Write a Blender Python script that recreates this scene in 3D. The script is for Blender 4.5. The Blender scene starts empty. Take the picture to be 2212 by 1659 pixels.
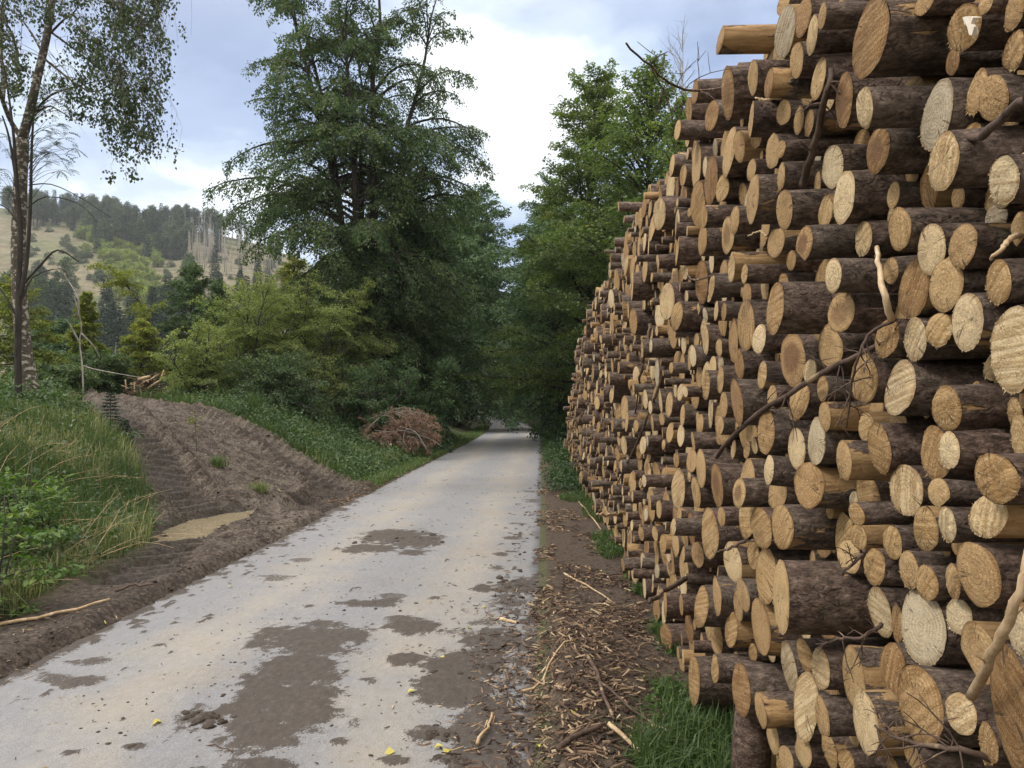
import bpy, math, random
import numpy as np
from mathutils import Vector, Matrix
rad = math.radians
sc = bpy.context.scene
COL = sc.collection
RNG = np.random.default_rng(11)

# ------------------------------------------------------------------ camera
F = 1600.0; CX = 1106.0; CY = 829.5
CAMZ = 1.65
YAW = math.atan2(65, F); PITCH = math.atan2(48, F)
cam_d = bpy.data.cameras.new('camera'); cam = bpy.data.objects.new('camera', cam_d); COL.objects.link(cam)
cam.location = (0, 0, CAMZ); cam.rotation_euler = (math.pi/2 + PITCH, 0, YAW)
cam_d.sensor_width = 36; cam_d.lens = 36*F/2212; cam_d.clip_end = 4000; cam_d.clip_start = 0.05
sc.camera = cam
CAMR = np.array(cam.rotation_euler.to_matrix())
CAMP = np.array((0, 0, CAMZ))
def ray(px, py):
    return CAMR @ np.array(((px-CX)/F, -(py-CY)/F, -1.0))
def at_y(px, py, Y):
    d = ray(px, py); return CAMP + d*(Y/d[1])
def at_z(px, py, z=0.0):
    d = ray(px, py); return CAMP + d*((z-CAMZ)/d[2])
def at_x(px, py, x):
    d = ray(px, py); return CAMP + d*(x/d[0])
def project(P):
    q = CAMR.T @ (np.asarray(P) - CAMP)
    return CX + F*q[0]/-q[2], CY - F*q[1]/-q[2]

# ------------------------------------------------------------------ mesh helpers
class Geo:
    def __init__(s): s.V=[]; s.F3=[]; s.F4=[]; s.m3=[]; s.m4=[]; s.A={}; s.n=0
    def add(s, V, f3=None, f4=None, mat=0, **attrs):
        V = np.asarray(V, float).reshape(-1, 3)
        if f3 is not None and len(f3):
            s.F3.append(np.asarray(f3, int).reshape(-1, 3)+s.n); s.m3.append(np.full(len(s.F3[-1]), mat))
        if f4 is not None and len(f4):
            s.F4.append(np.asarray(f4, int).reshape(-1, 4)+s.n); s.m4.append(np.full(len(s.F4[-1]), mat))
        for k, v in attrs.items():
            s.A.setdefault(k, []).append((s.n, np.asarray(v, float)))
        s.V.append(V); s.n += len(V)
        return s
    def tube(s, P, R, sides=6, mat=0, cap=True, **attrs):
        P = np.asarray(P, float); R = np.asarray(R, float); k = len(P)
        T = np.gradient(P, axis=0); T /= np.linalg.norm(T, axis=1)[:, None]+1e-9
        ref = np.array((0, 0, 1.0)) if abs(T[0, 2]) < .9 else np.array((1.0, 0, 0))
        A = np.cross(T, ref); A /= np.linalg.norm(A, axis=1)[:, None]+1e-9
        B = np.cross(T, A)
        th = np.arange(sides)*2*math.pi/sides
        V = (P[:, None] + R[:, None, None]*(np.cos(th)[None, :, None]*A[:, None] + np.sin(th)[None, :, None]*B[:, None])).reshape(-1, 3)
        i = np.arange(k-1)[:, None]*sides; j = np.arange(sides)[None]; j2 = (j+1) % sides
        f4 = np.stack([i+j, i+j2, i+sides+j2, i+sides+j], -1).reshape(-1, 4)
        f3 = None
        if cap:
            V = np.vstack([V, P[0], P[-1]]); c0 = k*sides; j = np.arange(sides)
            f3 = np.vstack([np.stack([np.full(sides, c0), (j+1) % sides, j], -1),
                            np.stack([np.full(sides, c0+1), (k-1)*sides+j, (k-1)*sides+(j+1) % sides], -1)])
        return s.add(V, f3, f4, mat, **attrs)
    def build(s, name, mats, parent=None, smooth=True, loc=None):
        me = bpy.data.meshes.new(name)
        V = np.vstack(s.V)
        if loc is not None: V = V - np.asarray(loc)
        f3 = np.vstack(s.F3) if s.F3 else np.zeros((0, 3), int)
        f4 = np.vstack(s.F4) if s.F4 else np.zeros((0, 4), int)
        me.vertices.add(len(V)); me.vertices.foreach_set('co', V.astype(np.float32).ravel())
        li = np.concatenate([f4.ravel(), f3.ravel()]).astype(np.int32)
        me.loops.add(len(li)); me.loops.foreach_set('vertex_index', li)
        me.polygons.add(len(f3)+len(f4))
        st = np.concatenate([np.arange(len(f4))*4, len(f4)*4+np.arange(len(f3))*3]).astype(np.int32)
        me.polygons.foreach_set('loop_start', st)
        mi = np.concatenate([np.concatenate(s.m4) if s.m4 else [], np.concatenate(s.m3) if s.m3 else []]).astype(np.int32)
        me.polygons.foreach_set('material_index', mi)
        me.polygons.foreach_set('use_smooth', np.full(len(mi), smooth))
        for k, lst in s.A.items():
            dim = 3 if lst[0][1].ndim == 2 else 1
            arr = np.zeros((len(V), dim) if dim == 3 else len(V), np.float32)
            for n0, v in lst: arr[n0:n0+len(v)] = v
            a = me.attributes.new(k, 'FLOAT_VECTOR' if dim == 3 else 'FLOAT', 'POINT')
            a.data.foreach_set('vector' if dim == 3 else 'value', arr.ravel())
        me.update(calc_edges=True)
        for m in (mats if isinstance(mats, (list, tuple)) else [mats]): me.materials.append(m)
        o = bpy.data.objects.new(name, me); COL.objects.link(o)
        if loc is not None: o.location = loc
        if parent is not None: o.parent = parent
        return o

def tag(o, label=None, cat=None, group=None, kind=None):
    if label: o['label'] = label
    if cat: o['category'] = cat
    if group: o['group'] = group
    if kind: o['kind'] = kind
    return o
def empty(name, loc, label, cat, group=None):
    o = bpy.data.objects.new(name, None); COL.objects.link(o); o.location = loc; o.empty_display_size = .2
    return tag(o, label, cat, group)
def copy_tree(o, loc, rz=0, s=1.0, label=None, sz=None):
    c = o.copy(); COL.objects.link(c); c.location = loc; c.rotation_euler = (0, 0, rz); c.scale = (s, s, sz or s)
    if label: c['label'] = label
    for ch in o.children:
        d = ch.copy(); COL.objects.link(d); d.parent = c
    return c
def unit(v): return v/(np.linalg.norm(v, axis=-1, keepdims=True)+1e-9)
def sstep(a, b, x):
    t = np.clip((x-a)/(b-a), 0, 1); return t*t*(3-2*t)

# value noise in numpy (for displacement)
def vnoise(x, y, seed=0):
    x = np.asarray(x, float); y = np.asarray(y, float)
    xi = np.floor(x).astype(np.int64); yi = np.floor(y).astype(np.int64)
    fx = x-xi; fy = y-yi; fx = fx*fx*(3-2*fx); fy = fy*fy*(3-2*fy)
    def h(a, b):
        n = (a*374761393 + b*668265263 + seed*144665) & 0x7fffffff
        n = ((n ^ (n >> 13))*1274126177) & 0x7fffffff
        return ((n ^ (n >> 16)) & 0xffff)/65535.0
    return (h(xi, yi)*(1-fx)+h(xi+1, yi)*fx)*(1-fy) + (h(xi, yi+1)*(1-fx)+h(xi+1, yi+1)*fx)*fy
def fbm(x, y, oct=4, seed=0):
    v = 0; a = .5
    for i in range(oct): v = v + a*vnoise(x*2**i, y*2**i, seed+i*7); a *= .5
    return v

# ------------------------------------------------------------------ node helpers
class NT:
    def __init__(s, tree): s.t = tree; s.n = tree.nodes; s.l = tree.links
    def new(s, typ, **kw):
        n = s.n.new(typ)
        for k, v in kw.items(): setattr(n, k, v)
        return n
    def put(s, sock, v):
        if hasattr(v, 'is_output') : s.l.new(v, sock)
        elif v is not None: sock.default_value = v
    def math(s, op, a, b=None, c=None, clamp=False):
        n = s.new('ShaderNodeMath', operation=op, use_clamp=clamp)
        for i, v in enumerate((a, b, c)): s.put(n.inputs[i], v)
        return n.outputs[0]
    def vmath(s, op, a, b=None):
        n = s.new('ShaderNodeVectorMath', operation=op)
        s.put(n.inputs[0], a); s.put(n.inputs[1], b)
        return n.outputs['Value'] if op in ('DOT_PRODUCT', 'LENGTH') else n.outputs[0]
    def noise(s, vec, scale, detail=4, rough=.55, dist=0):
        n = s.new('ShaderNodeTexNoise'); s.put(n.inputs['Vector'], vec)
        n.inputs['Scale'].default_value = scale; n.inputs['Detail'].default_value = detail
        n.inputs['Roughness'].default_value = rough; n.inputs['Distortion'].default_value = dist
        return n.outputs[0]
    def voro(s, vec, scale, feature='F1'):
        n = s.new('ShaderNodeTexVoronoi', feature=feature); s.put(n.inputs['Vector'], vec); n.inputs['Scale'].default_value = scale
        return n.outputs[0]
    def mix(s, f, a, b, mode='MIX'):
        n = s.new('ShaderNodeMix', data_type='RGBA', blend_type=mode)
        s.put(n.inputs[0], f)
        for i, v in ((6, a), (7, b)): s.put(n.inputs[i], (*v, 1) if isinstance(v, tuple) and len(v) == 3 else v)
        return n.outputs[2]
    def ramp(s, f, stops, interp='LINEAR'):
        n = s.new('ShaderNodeValToRGB'); s.put(n.inputs[0], f); cr = n.color_ramp; cr.interpolation = interp
        while len(cr.elements) < len(stops): cr.elements.new(.5)
        for e, (p, c) in zip(cr.elements, stops):
            e.position = p; e.color = (*c, 1) if len(c) == 3 else c
        return n.outputs[0]
    def maprange(s, v, a, b, c=0., d=1., smooth=True):
        n = s.new('ShaderNodeMapRange', interpolation_type='SMOOTHSTEP' if smooth else 'LINEAR')
        for i, x in enumerate((v, a, b, c, d)): s.put(n.inputs[i], x)
        return n.outputs[0]
    def attr(s, name, out='Vector'):
        n = s.new('ShaderNodeAttribute'); n.attribute_name = name; return n.outputs[out]
    def mapping(s, vec, scale=(1, 1, 1), rot=(0, 0, 0), loc=(0, 0, 0)):
        n = s.new('ShaderNodeMapping'); s.put(n.inputs[0], vec)
        n.inputs['Scale'].default_value = scale; n.inputs['Rotation'].default_value = rot; n.inputs['Location'].default_value = loc
        return n.outputs[0]
    def sep(s, v):
        n = s.new('ShaderNodeSeparateXYZ'); s.put(n.inputs[0], v); return n.outputs
    def pos(s): return s.new('ShaderNodeNewGeometry').outputs['Position']
    def bump(s, h, strength=.5, dist=.01):
        n = s.new('ShaderNodeBump'); s.put(n.inputs['Height'], h); n.inputs['Strength'].default_value = strength
        n.inputs['Distance'].default_value = dist; return n.outputs[0]
def new_mat(name):
    m = bpy.data.materials.new(name); m.use_nodes = True
    nt = NT(m.node_tree); bs = nt.n['Principled BSDF']
    return m, nt, bs
def setp(nt, bs, **kw):
    names = dict(color='Base Color', rough='Roughness', spec='Specular IOR Level', normal='Normal')
    for k, v in kw.items():
        if isinstance(v, tuple) and len(v) == 3: v = (*v, 1)
        nt.put(bs.inputs[names[k]], v)

# ------------------------------------------------------------------ materials
def leaf_mat(name, dark, mid, light, trans=.35, spec=.35, rough=.5):
    m, nt, bs = new_mat(name)
    tone = nt.attr('tone', 'Fac')
    oi = nt.new('ShaderNodeObjectInfo').outputs['Random']
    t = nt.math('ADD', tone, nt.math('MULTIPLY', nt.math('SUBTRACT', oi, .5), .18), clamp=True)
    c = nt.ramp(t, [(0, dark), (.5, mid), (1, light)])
    setp(nt, bs, color=c, rough=rough, spec=spec)
    tr = nt.new('ShaderNodeBsdfTranslucent'); nt.put(tr.inputs[0], nt.mix(1., c, (1.1, 1.25, .55), 'MULTIPLY'))
    mx = nt.new('ShaderNodeMixShader'); mx.inputs[0].default_value = trans
    nt.l.new(bs.outputs[0], mx.inputs[1]); nt.l.new(tr.outputs[0], mx.inputs[2])
    nt.l.new(mx.outputs[0], nt.n['Material Output'].inputs[0])
    return m
def wood_mat(name, c1, c2, c3=None, scale=14, stretch=(1, 1, .25), bump=.6, dist=.01, thr=.62):
    m, nt, bs = new_mat(name)
    p = nt.mapping(nt.new('ShaderNodeTexCoord').outputs['Object'], stretch)
    n1 = nt.noise(p, scale, 6, .65); n2 = nt.noise(p, scale*4, 4)
    c = nt.ramp(n1, [(.3, c1), (.65, c2)])
    if c3: c = nt.mix(nt.maprange(nt.noise(p, scale*.45, 3), thr-.04, thr+.04), c, c3)
    setp(nt, bs, color=c, rough=.85, spec=.2, normal=nt.bump(nt.math('ADD', n1, nt.math('MULTIPLY', n2, .5)), bump, dist))
    return m
M = {}
M['beech'] = leaf_mat('beech_leaf', (.028, .054, .023), (.064, .110, .044), (.17, .21, .065))
M['beech_l'] = leaf_mat('pale_beech_leaf', (.055, .09, .032), (.125, .18, .06), (.28, .30, .085), trans=.4)
M['beech_d'] = leaf_mat('deep_green_leaf', (.032, .066, .032), (.068, .125, .054), (.13, .195, .07), trans=.3)
M['beech_y'] = leaf_mat('yellow_green_leaf', (.09, .13, .028), (.19, .22, .04), (.36, .32, .06), trans=.4)
M['shrub'] = leaf_mat('shrub_leaf', (.10, .135, .046), (.22, .27, .09), (.36, .37, .13), trans=.4)
M['birch'] = leaf_mat('birch_leaf', (.022, .040, .018), (.048, .075, .032), (.11, .13, .045), trans=.3)
M['spruce'] = leaf_mat('spruce_needles', (.018, .036, .024), (.034, .062, .040), (.06, .095, .055), trans=.1)
M['dead'] = leaf_mat('withered_leaf', (.12, .065, .045), (.24, .145, .105), (.36, .25, .19), trans=.2)
M['bramble'] = leaf_mat('bramble_leaf', (.025, .055, .022), (.06, .11, .04), (.14, .19, .07), trans=.3, spec=.45, rough=.42)
M['grass'] = leaf_mat('grass_blade', (.045, .085, .028), (.105, .155, .052), (.36, .33, .19), trans=.35)
M['fresh'] = leaf_mat('bright_leaf', (.045, .095, .028), (.10, .175, .045), (.22, .27, .08), trans=.4)
M['far'] = leaf_mat('far_leaf', (.038, .058, .038), (.075, .105, .058), (.14, .165, .075), trans=.2)
M['yleaf'] = leaf_mat('fallen_yellow_leaf', (.35, .28, .06), (.55, .48, .12), (.62, .56, .2), trans=.2)
M['trunk'] = wood_mat('beech_bark', (.028, .026, .022), (.075, .07, .058), (.05, .065, .035))
M['trunk_d'] = wood_mat('dark_bark', (.018, .015, .013), (.05, .043, .037))
M['birchbark'] = wood_mat('birch_bark', (.030, .025, .020), (.095, .08, .062), (.30, .28, .24), scale=22, stretch=(1, 1, 1.5), thr=.56)
M['grey'] = wood_mat('dead_wood', (.15, .135, .12), (.32, .30, .27))
M['stick'] = wood_mat('stick_bark', (.045, .03, .024), (.13, .09, .07), (.30, .22, .14), scale=20, thr=.64)
M['bare'] = wood_mat('peeled_wood', (.30, .20, .11), (.55, .42, .27), (.62, .5, .34), scale=18)

def bark_mat():
    m, nt, bs = new_mat('log_bark')
    p = nt.pos(); ps = nt.mapping(p, (.55, 1, 1))
    big = nt.noise(nt.mapping(p, (.5, 1, 1)), 4.5, 3)
    n1 = nt.noise(ps, 46, 7, .72); n2 = nt.noise(p, 150, 4, .65)
    v = nt.voro(nt.vmath('ADD', ps, nt.mapping(nt.new('ShaderNodeTexNoise').outputs['Color'], (.05,)*3)), 75, 'DISTANCE_TO_EDGE')
    bt = nt.sep(nt.attr('bk'))       # x: tone, y: amount stripped, z: seed
    c = nt.ramp(n1, [(.30, (.018, .012, .010)), (.45, (.075, .049, .038)), (.56, (.15, .102, .08)), (.70, (.27, .20, .165))])
    c = nt.mix(bt[0], c, nt.ramp(n1, [(.30, (.028, .021, .017)), (.5, (.12, .094, .076)), (.7, (.26, .215, .18))]))
    moss = nt.maprange(nt.noise(p, 7, 4), .62, .72)
    c = nt.mix(nt.math('MULTIPLY', moss, .5), c, (.045, .05, .022))
    st = nt.math('ADD', nt.noise(nt.mapping(p, (.35, 1, 1)), 9, 5, .6), nt.math('MULTIPLY', bt[1], .3))
    stm = nt.maprange(st, .66, .70)
    wood = nt.ramp(nt.noise(nt.mapping(p, (.12, 1, 1)), 70, 4), [(.3, (.20, .115, .05)), (.7, (.42, .28, .14))])
    c = nt.mix(stm, c, wood)
    crack = nt.maprange(v, 0, .22, .45, 1.)
    c = nt.mix(nt.math('MULTIPLY', nt.math('SUBTRACT', 1., stm), .3), c, nt.mix(1., c, crack, 'MULTIPLY'))
    h = nt.math('ADD', nt.math('MULTIPLY', n1, 1.), nt.math('ADD', nt.math('MULTIPLY', n2, .35), nt.math('MULTIPLY', crack, .3)))
    h = nt.math('MULTIPLY', h, nt.math('SUBTRACT', 1., nt.math('MULTIPLY', stm, .7)))
    setp(nt, bs, color=c, rough=.8, spec=.25, normal=nt.bump(h, .8, .012))
    return m
def end_mat():
    m, nt, bs = new_mat('sawn_wood')
    uv = nt.attr('wuv'); tn = nt.sep(nt.attr('wtone'))   # wuv: u/R, v/R, seed ; wtone: tone, heart, radius
    u = nt.sep(uv)
    flat = nt.new('ShaderNodeCombineXYZ'); nt.l.new(u[0], flat.inputs[0]); nt.l.new(u[1], flat.inputs[1])
    seedv = nt.new('ShaderNodeCombineXYZ'); nt.put(seedv.inputs[2], nt.math('MULTIPLY', u[2], 37.))
    nt.put(seedv.inputs[0], nt.math('MULTIPLY', u[2], 11.))
    metric = nt.new('ShaderNodeVectorMath', operation='SCALE'); nt.l.new(flat.outputs[0], metric.inputs[0]); nt.l.new(tn[2], metric.inputs['Scale'])
    mp = nt.vmath('ADD', metric.outputs[0], seedv.outputs[0])
    rr = nt.vmath('LENGTH', flat.outputs[0])
    warp = nt.noise(mp, 14, 3); rw = nt.math('ADD', nt.math('MULTIPLY', rr, tn[2]), nt.math('MULTIPLY', warp, .02))
    ring = nt.math('SINE', nt.math('MULTIPLY', rw, 620.)); ringw = nt.noise(mp, 9, 2)
    rot = nt.new('ShaderNodeVectorRotate', rotation_type='Z_AXIS'); nt.l.new(metric.outputs[0], rot.inputs['Vector'])
    nt.put(rot.inputs['Angle'], nt.math('MULTIPLY', u[2], 23.))
    rs = nt.vmath('ADD', nt.mapping(rot.outputs[0], (1, .05, 1)), seedv.outputs[0])
    stripe = nt.noise(rs, 95, 4, .6)
    fine = nt.noise(mp, 240, 3, .7); mid = nt.noise(mp, 60, 4, .7); blot = nt.noise(mp, 12, 4)
    c = nt.ramp(tn[0], [(0, (.225, .125, .060)), (.3, (.335, .215, .105)), (.6, (.45, .32, .168)), (.82, (.57, .46, .295)), (1, (.36, .32, .25))])
    strong = nt.math('MULTIPLY', nt.math('GREATER_THAN', nt.math('FRACT', nt.math('MULTIPLY', u[2], 7.3)), .4), .75)
    c = nt.mix(nt.math('MULTIPLY', nt.maprange(stripe, .34, .62), nt.math('ADD', strong, .2)), c, nt.mix(1., c, (.62, .55, .45), 'MULTIPLY'))
    c = nt.mix(nt.maprange(mid, .42, .64, 0, .45), c, nt.mix(1., c, (1.4, 1.36, 1.25), 'MULTIPLY'))
    c = nt.mix(nt.maprange(nt.noise(mp, 170, 3, .7), .58, .66, 0, .55), c, nt.mix(.6, c, (.86, .74, .52)))
    c = nt.mix(nt.maprange(fine, .52, .70, 0, .55), c, nt.mix(1., c, (.42, .36, .28), 'MULTIPLY'))
    c = nt.mix(nt.math('MULTIPLY', nt.maprange(ring, -.2, .9), nt.maprange(ringw, .40, .60, .08, .5)), c, nt.mix(1., c, (.62, .52, .42), 'MULTIPLY'))
    hm = nt.math('MULTIPLY', nt.maprange(nt.math('ADD', rr, nt.math('MULTIPLY', nt.math('SUBTRACT', blot, .5), .7)), .72, .42), tn[1])
    c = nt.mix(hm, c, (.17, .095, .05))
    ang = nt.math('ARCTAN2', u[1], u[0]); cv = nt.new('ShaderNodeCombineXYZ'); nt.put(cv.inputs[0], nt.math('COSINE', ang)); nt.put(cv.inputs[1], nt.math('SINE', ang)); nt.put(cv.inputs[2], nt.math('MULTIPLY', u[2], 91.))
    cr = nt.math('ABSOLUTE', nt.math('SUBTRACT', nt.noise(nt.vmath('ADD', cv.outputs[0], nt.mapping(mp, (1.5,)*3)), 1.9, 2, .5), .5))
    crm = nt.math('MULTIPLY', nt.maprange(cr, .011, .004), nt.maprange(blot, .46, .52))
    c = nt.mix(nt.math('MULTIPLY', crm, .8), c, (.06, .04, .025))
    grime = nt.maprange(nt.noise(mp, 5, 5, .65), .50, .70, 0, .6)
    c = nt.mix(grime, c, nt.mix(1., c, (.50, .47, .45), 'MULTIPLY'))
    edge = nt.maprange(nt.math('ADD', rr, nt.math('MULTIPLY', nt.math('SUBTRACT', mid, .5), .25)), .84, 1.02, 0, .7)
    c = nt.mix(edge, c, nt.mix(1., c, (.55, .47, .40), 'MULTIPLY'))
    c = nt.mix(nt.maprange(blot, .56, .72, 0, .5), c, nt.mix(1., c, (.55, .5, .42), 'MULTIPLY'))
    h = nt.math('ADD', nt.math('MULTIPLY', fine, .8), nt.math('ADD', mid, nt.math('MULTIPLY', stripe, .8)))
    setp(nt, bs, color=c, rough=.8, spec=.2, normal=nt.bump(h, .8, .004))
    return m
M['bark'] = bark_mat(); M['end'] = end_mat()

# ------------------------------------------------------------------ world
def make_world():
    w = bpy.data.worlds.new('World'); sc.world = w; w.use_nodes = True
    nt = NT(w.node_tree); bg = nt.n['Background']
    d = nt.new('ShaderNodeTexCoord').outputs['Generated']
    d = nt.vmath('NORMALIZE', d)
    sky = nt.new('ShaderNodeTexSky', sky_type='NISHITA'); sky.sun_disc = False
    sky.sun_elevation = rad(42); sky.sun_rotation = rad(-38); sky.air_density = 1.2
    v = None
    lobes = [(1130, 200, .011, .62), (1010, 110, .005, .30), (1230, 250, .006, .18), (330, 410, .009, .42), (520, 390, .004, .22), (680, 450, .008, .22), (180, 300, .012, .22), (620, 290, .004, .15),
             (430, 190, .010, -.36), (560, 120, .006, -.14), (1150, 30, .004, -.26), (1420, 70, .016, -.22), (260, 60, .02, -.08), (1800, -100, .05, .05)]
    for px, py, s, a in lobes:
        dv = ray(px, py); dv = dv/np.linalg.norm(dv)
        e = nt.math('EXPONENT', nt.math('DIVIDE', nt.math('SUBTRACT', nt.vmath('DOT_PRODUCT', d, tuple(dv)), 1.), s))
        e = nt.math('MULTIPLY', e, a); v = e if v is None else nt.math('ADD', v, e)
    z = nt.sep(d)[2]
    den = nt.math('ADD', nt.math('MAXIMUM', z, 0.), .32)
    pl = nt.new('ShaderNodeVectorMath', operation='SCALE'); nt.l.new(d, pl.inputs[0]); nt.put(pl.inputs['Scale'], nt.math('DIVIDE', 1., den))
    n1 = nt.noise(pl.outputs[0], 2.3, 7, .5, .35); n2 = nt.noise(nt.mapping(d, (1, 1, 2.2)), 9., 5, .5, .4)
    v = nt.math('ADD', v, nt.math('MULTIPLY', nt.math('SUBTRACT', n1, .5), 1.5))
    v = nt.math('ADD', v, nt.math('MULTIPLY', nt.math('SUBTRACT', n2, .5), .85))
    v = nt.math('ADD', v, .34, clamp=True)
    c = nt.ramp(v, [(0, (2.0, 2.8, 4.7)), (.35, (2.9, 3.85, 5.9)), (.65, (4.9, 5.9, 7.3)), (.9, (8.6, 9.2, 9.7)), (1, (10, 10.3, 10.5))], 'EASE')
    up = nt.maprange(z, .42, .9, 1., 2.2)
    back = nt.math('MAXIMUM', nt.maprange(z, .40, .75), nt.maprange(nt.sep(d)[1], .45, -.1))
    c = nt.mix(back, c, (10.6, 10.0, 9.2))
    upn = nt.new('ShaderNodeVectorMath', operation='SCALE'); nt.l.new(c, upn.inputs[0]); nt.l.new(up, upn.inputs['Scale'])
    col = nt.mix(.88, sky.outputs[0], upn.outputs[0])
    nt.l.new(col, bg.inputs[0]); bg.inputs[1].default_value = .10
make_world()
sun_d = bpy.data.lights.new('sun', 'SUN'); sun = bpy.data.objects.new('sun', sun_d); COL.objects.link(sun)
sun_d.energy = 1.5; sun_d.angle = rad(14); sun_d.color = (1, .95, .87)
# light comes from the open sky on the left, high and a little behind the camera
ldir = Vector((math.sin(rad(62))*math.cos(rad(42)), .30*math.cos(rad(42)), -math.sin(rad(42)))).normalized()
sun.rotation_euler = ldir.to_track_quat('-Z', 'Y').to_euler()
sc.view_settings.view_transform = 'Standard'; sc.view_settings.look = 'None'
sc.view_settings.exposure = 0.52; sc.view_settings.gamma = 1.0
sc.cycles.max_bounces = 6; sc.cycles.transparent_max_bounces = 4; sc.cycles.diffuse_bounces = 4
sc.cycles.glossy_bounces = 2; sc.cycles.transmission_bounces = 3
sc.cycles.use_denoising = True
# ------------------------------------------------------------------ terrain
def road_shift(y): return -np.maximum(0, np.asarray(y, float)-32)**2/900.
RIDGE = np.array([(-900, 330), (-300, 400), (0, 440), (143, 455), (300, 478), (428, 494), (523, 513), (584, 534), (650, 560), (760, 650), (880, 790), (960, 880)], float)
def terr0(x, y):
    x = np.asarray(x, float); y = np.asarray(y, float)
    u = x - road_shift(y)
    t = sstep(-3.9, -8.6, u)
    bank = 1.5*t + np.minimum(1.3, .10*np.maximum(0, -7.5-u))
    right = sstep(3.5, 20, u)*1.2
    n = bank + right + .10*t*(fbm(x*.5, y*.5, 3, 5)-.5)*2
    px = np.where(y > 1, 1171 + 1600*x/np.maximum(y, 1), np.where(x < 0, -900, 2500))
    left = sstep(1000, 700, px)
    zr = CAMZ + (878-np.interp(px, RIDGE[:, 0], RIDGE[:, 1]))*480/1600.
    s = np.clip((y-120)/360., 0, 1)
    hill = -7*left + (zr+7*left)*s**1.1
    hill = np.where(y > 480, zr - (y-480)*.22, hill)
    hill = hill + sstep(150, 220, y)*(fbm(x*.02, y*.02, 3, 9)-.5)*10*left*np.clip((480-y)/100, 0.1, 1)
    w = sstep(34, 120, y)*sstep(1010, 930, px)
    return n*(1-w) + hill*w
def march(px, py, fn=terr0):
    d = ray(px, py); d = d/d[1]
    ys = np.concatenate([np.arange(1.5, 60, .05), np.arange(60, 700, .5)])
    P = CAMP[None] + d[None]*ys[:, None]
    below = P[:, 2] <= fn(P[:, 0], P[:, 1])
    i = int(np.argmax(below)) if below.any() else len(ys)-1
    return P[i]
def poly_xy(pts, fn=terr0): return np.array([march(px, py, fn)[:2] for px, py in pts])
def in_poly(X, Y, poly):
    r = np.zeros(X.shape, bool); n = len(poly)
    for i in range(n):
        x1, y1 = poly[i]; x2, y2 = poly[(i+1) % n]
        c = ((y1 > Y) != (y2 > Y)) & (X < (x2-x1)*(Y-y1)/(y2-y1+1e-12)+x1)
        r ^= c
    return r
def path_dist(X, Y, path):
    """distance to a polyline, signed side and arc length"""
    best = np.full(X.shape, 1e9); arc = np.zeros(X.shape); side = np.zeros(X.shape); s0 = 0
    for (x1, y1), (x2, y2) in zip(path[:-1], path[1:]):
        dx, dy = x2-x1, y2-y1; L = math.hypot(dx, dy)
        t = np.clip(((X-x1)*dx+(Y-y1)*dy)/L**2, 0, 1)
        ex = X-(x1+t*dx); ey = Y-(y1+t*dy); d = np.hypot(ex, ey)
        sg = np.sign(dx*ey-dy*ex)
        k = d < best
        best = np.where(k, d, best); arc = np.where(k, s0+t*L, arc); side = np.where(k, sg, side); s0 += L
    return best, arc, side
def smooth_path(pts, n=40):
    pts = np.asarray(pts, float); t = np.arange(len(pts)); tt = np.linspace(0, len(pts)-1, n)
    out = []
    for q in tt:
        i = min(int(q), len(pts)-2); f = q-i
        p0 = pts[max(i-1, 0)]; p1 = pts[i]; p2 = pts[i+1]; p3 = pts[min(i+2, len(pts)-1)]
        out.append(.5*((2*p1)+(-p0+p2)*f+(2*p0-5*p1+4*p2-p3)*f*f+(-p0+3*p1-3*p2+p3)*f**3))
    return np.array(out)
RUT1 = smooth_path([(-3.9, 7.0), (-4.45, 8.7), (-4.62, 10.4)] + [tuple(march(*p)[:2]) for p in [(365, 1020), (325, 965), (270, 910), (190, 870), (110, 845)]])
RUT2 = smooth_path([(-3.5, 11.6)] + [tuple(march(*p)[:2]) for p in [(735, 1062), (665, 1020), (580, 960), (490, 908), (380, 880), (250, 862)]])
TRACK = poly_xy([(345, 1180), (330, 1120), (325, 1060), (305, 1000), (260, 940), (190, 895), (110, 868), (60, 845), (150, 822), (240, 850), (420, 880), (520, 915), (620, 985), (700, 1030), (800, 1045), (690, 1150), (560, 1190)])
GRASSBANK = poly_xy([(0, 1350), (120, 1290), (225, 1225), (300, 1178), (318, 1120), (305, 1050), (290, 990), (255, 950), (190, 915), (110, 885), (40, 872), (-300, 872), (-600, 1400)])
PUD = [(-4.46, 9.15, .30, .62), (-4.72, 10.0, .40, .75), (-4.58, 11.0, .33, .62)]
PUD2 = at_z(662, 1082, .05)
PUDZ = .0
def pud_field(X, Y):
    f = np.zeros(X.shape)
    for cx, cy, a, b in PUD: f = np.maximum(f, np.exp(-(((X-cx)/a)**2+((Y-cy)/b)**2)*1.0))
    f = np.maximum(f, .95*np.exp(-(((X-PUD2[0])/.24)**2+((Y-PUD2[1])/.30)**2)))
    return f
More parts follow.
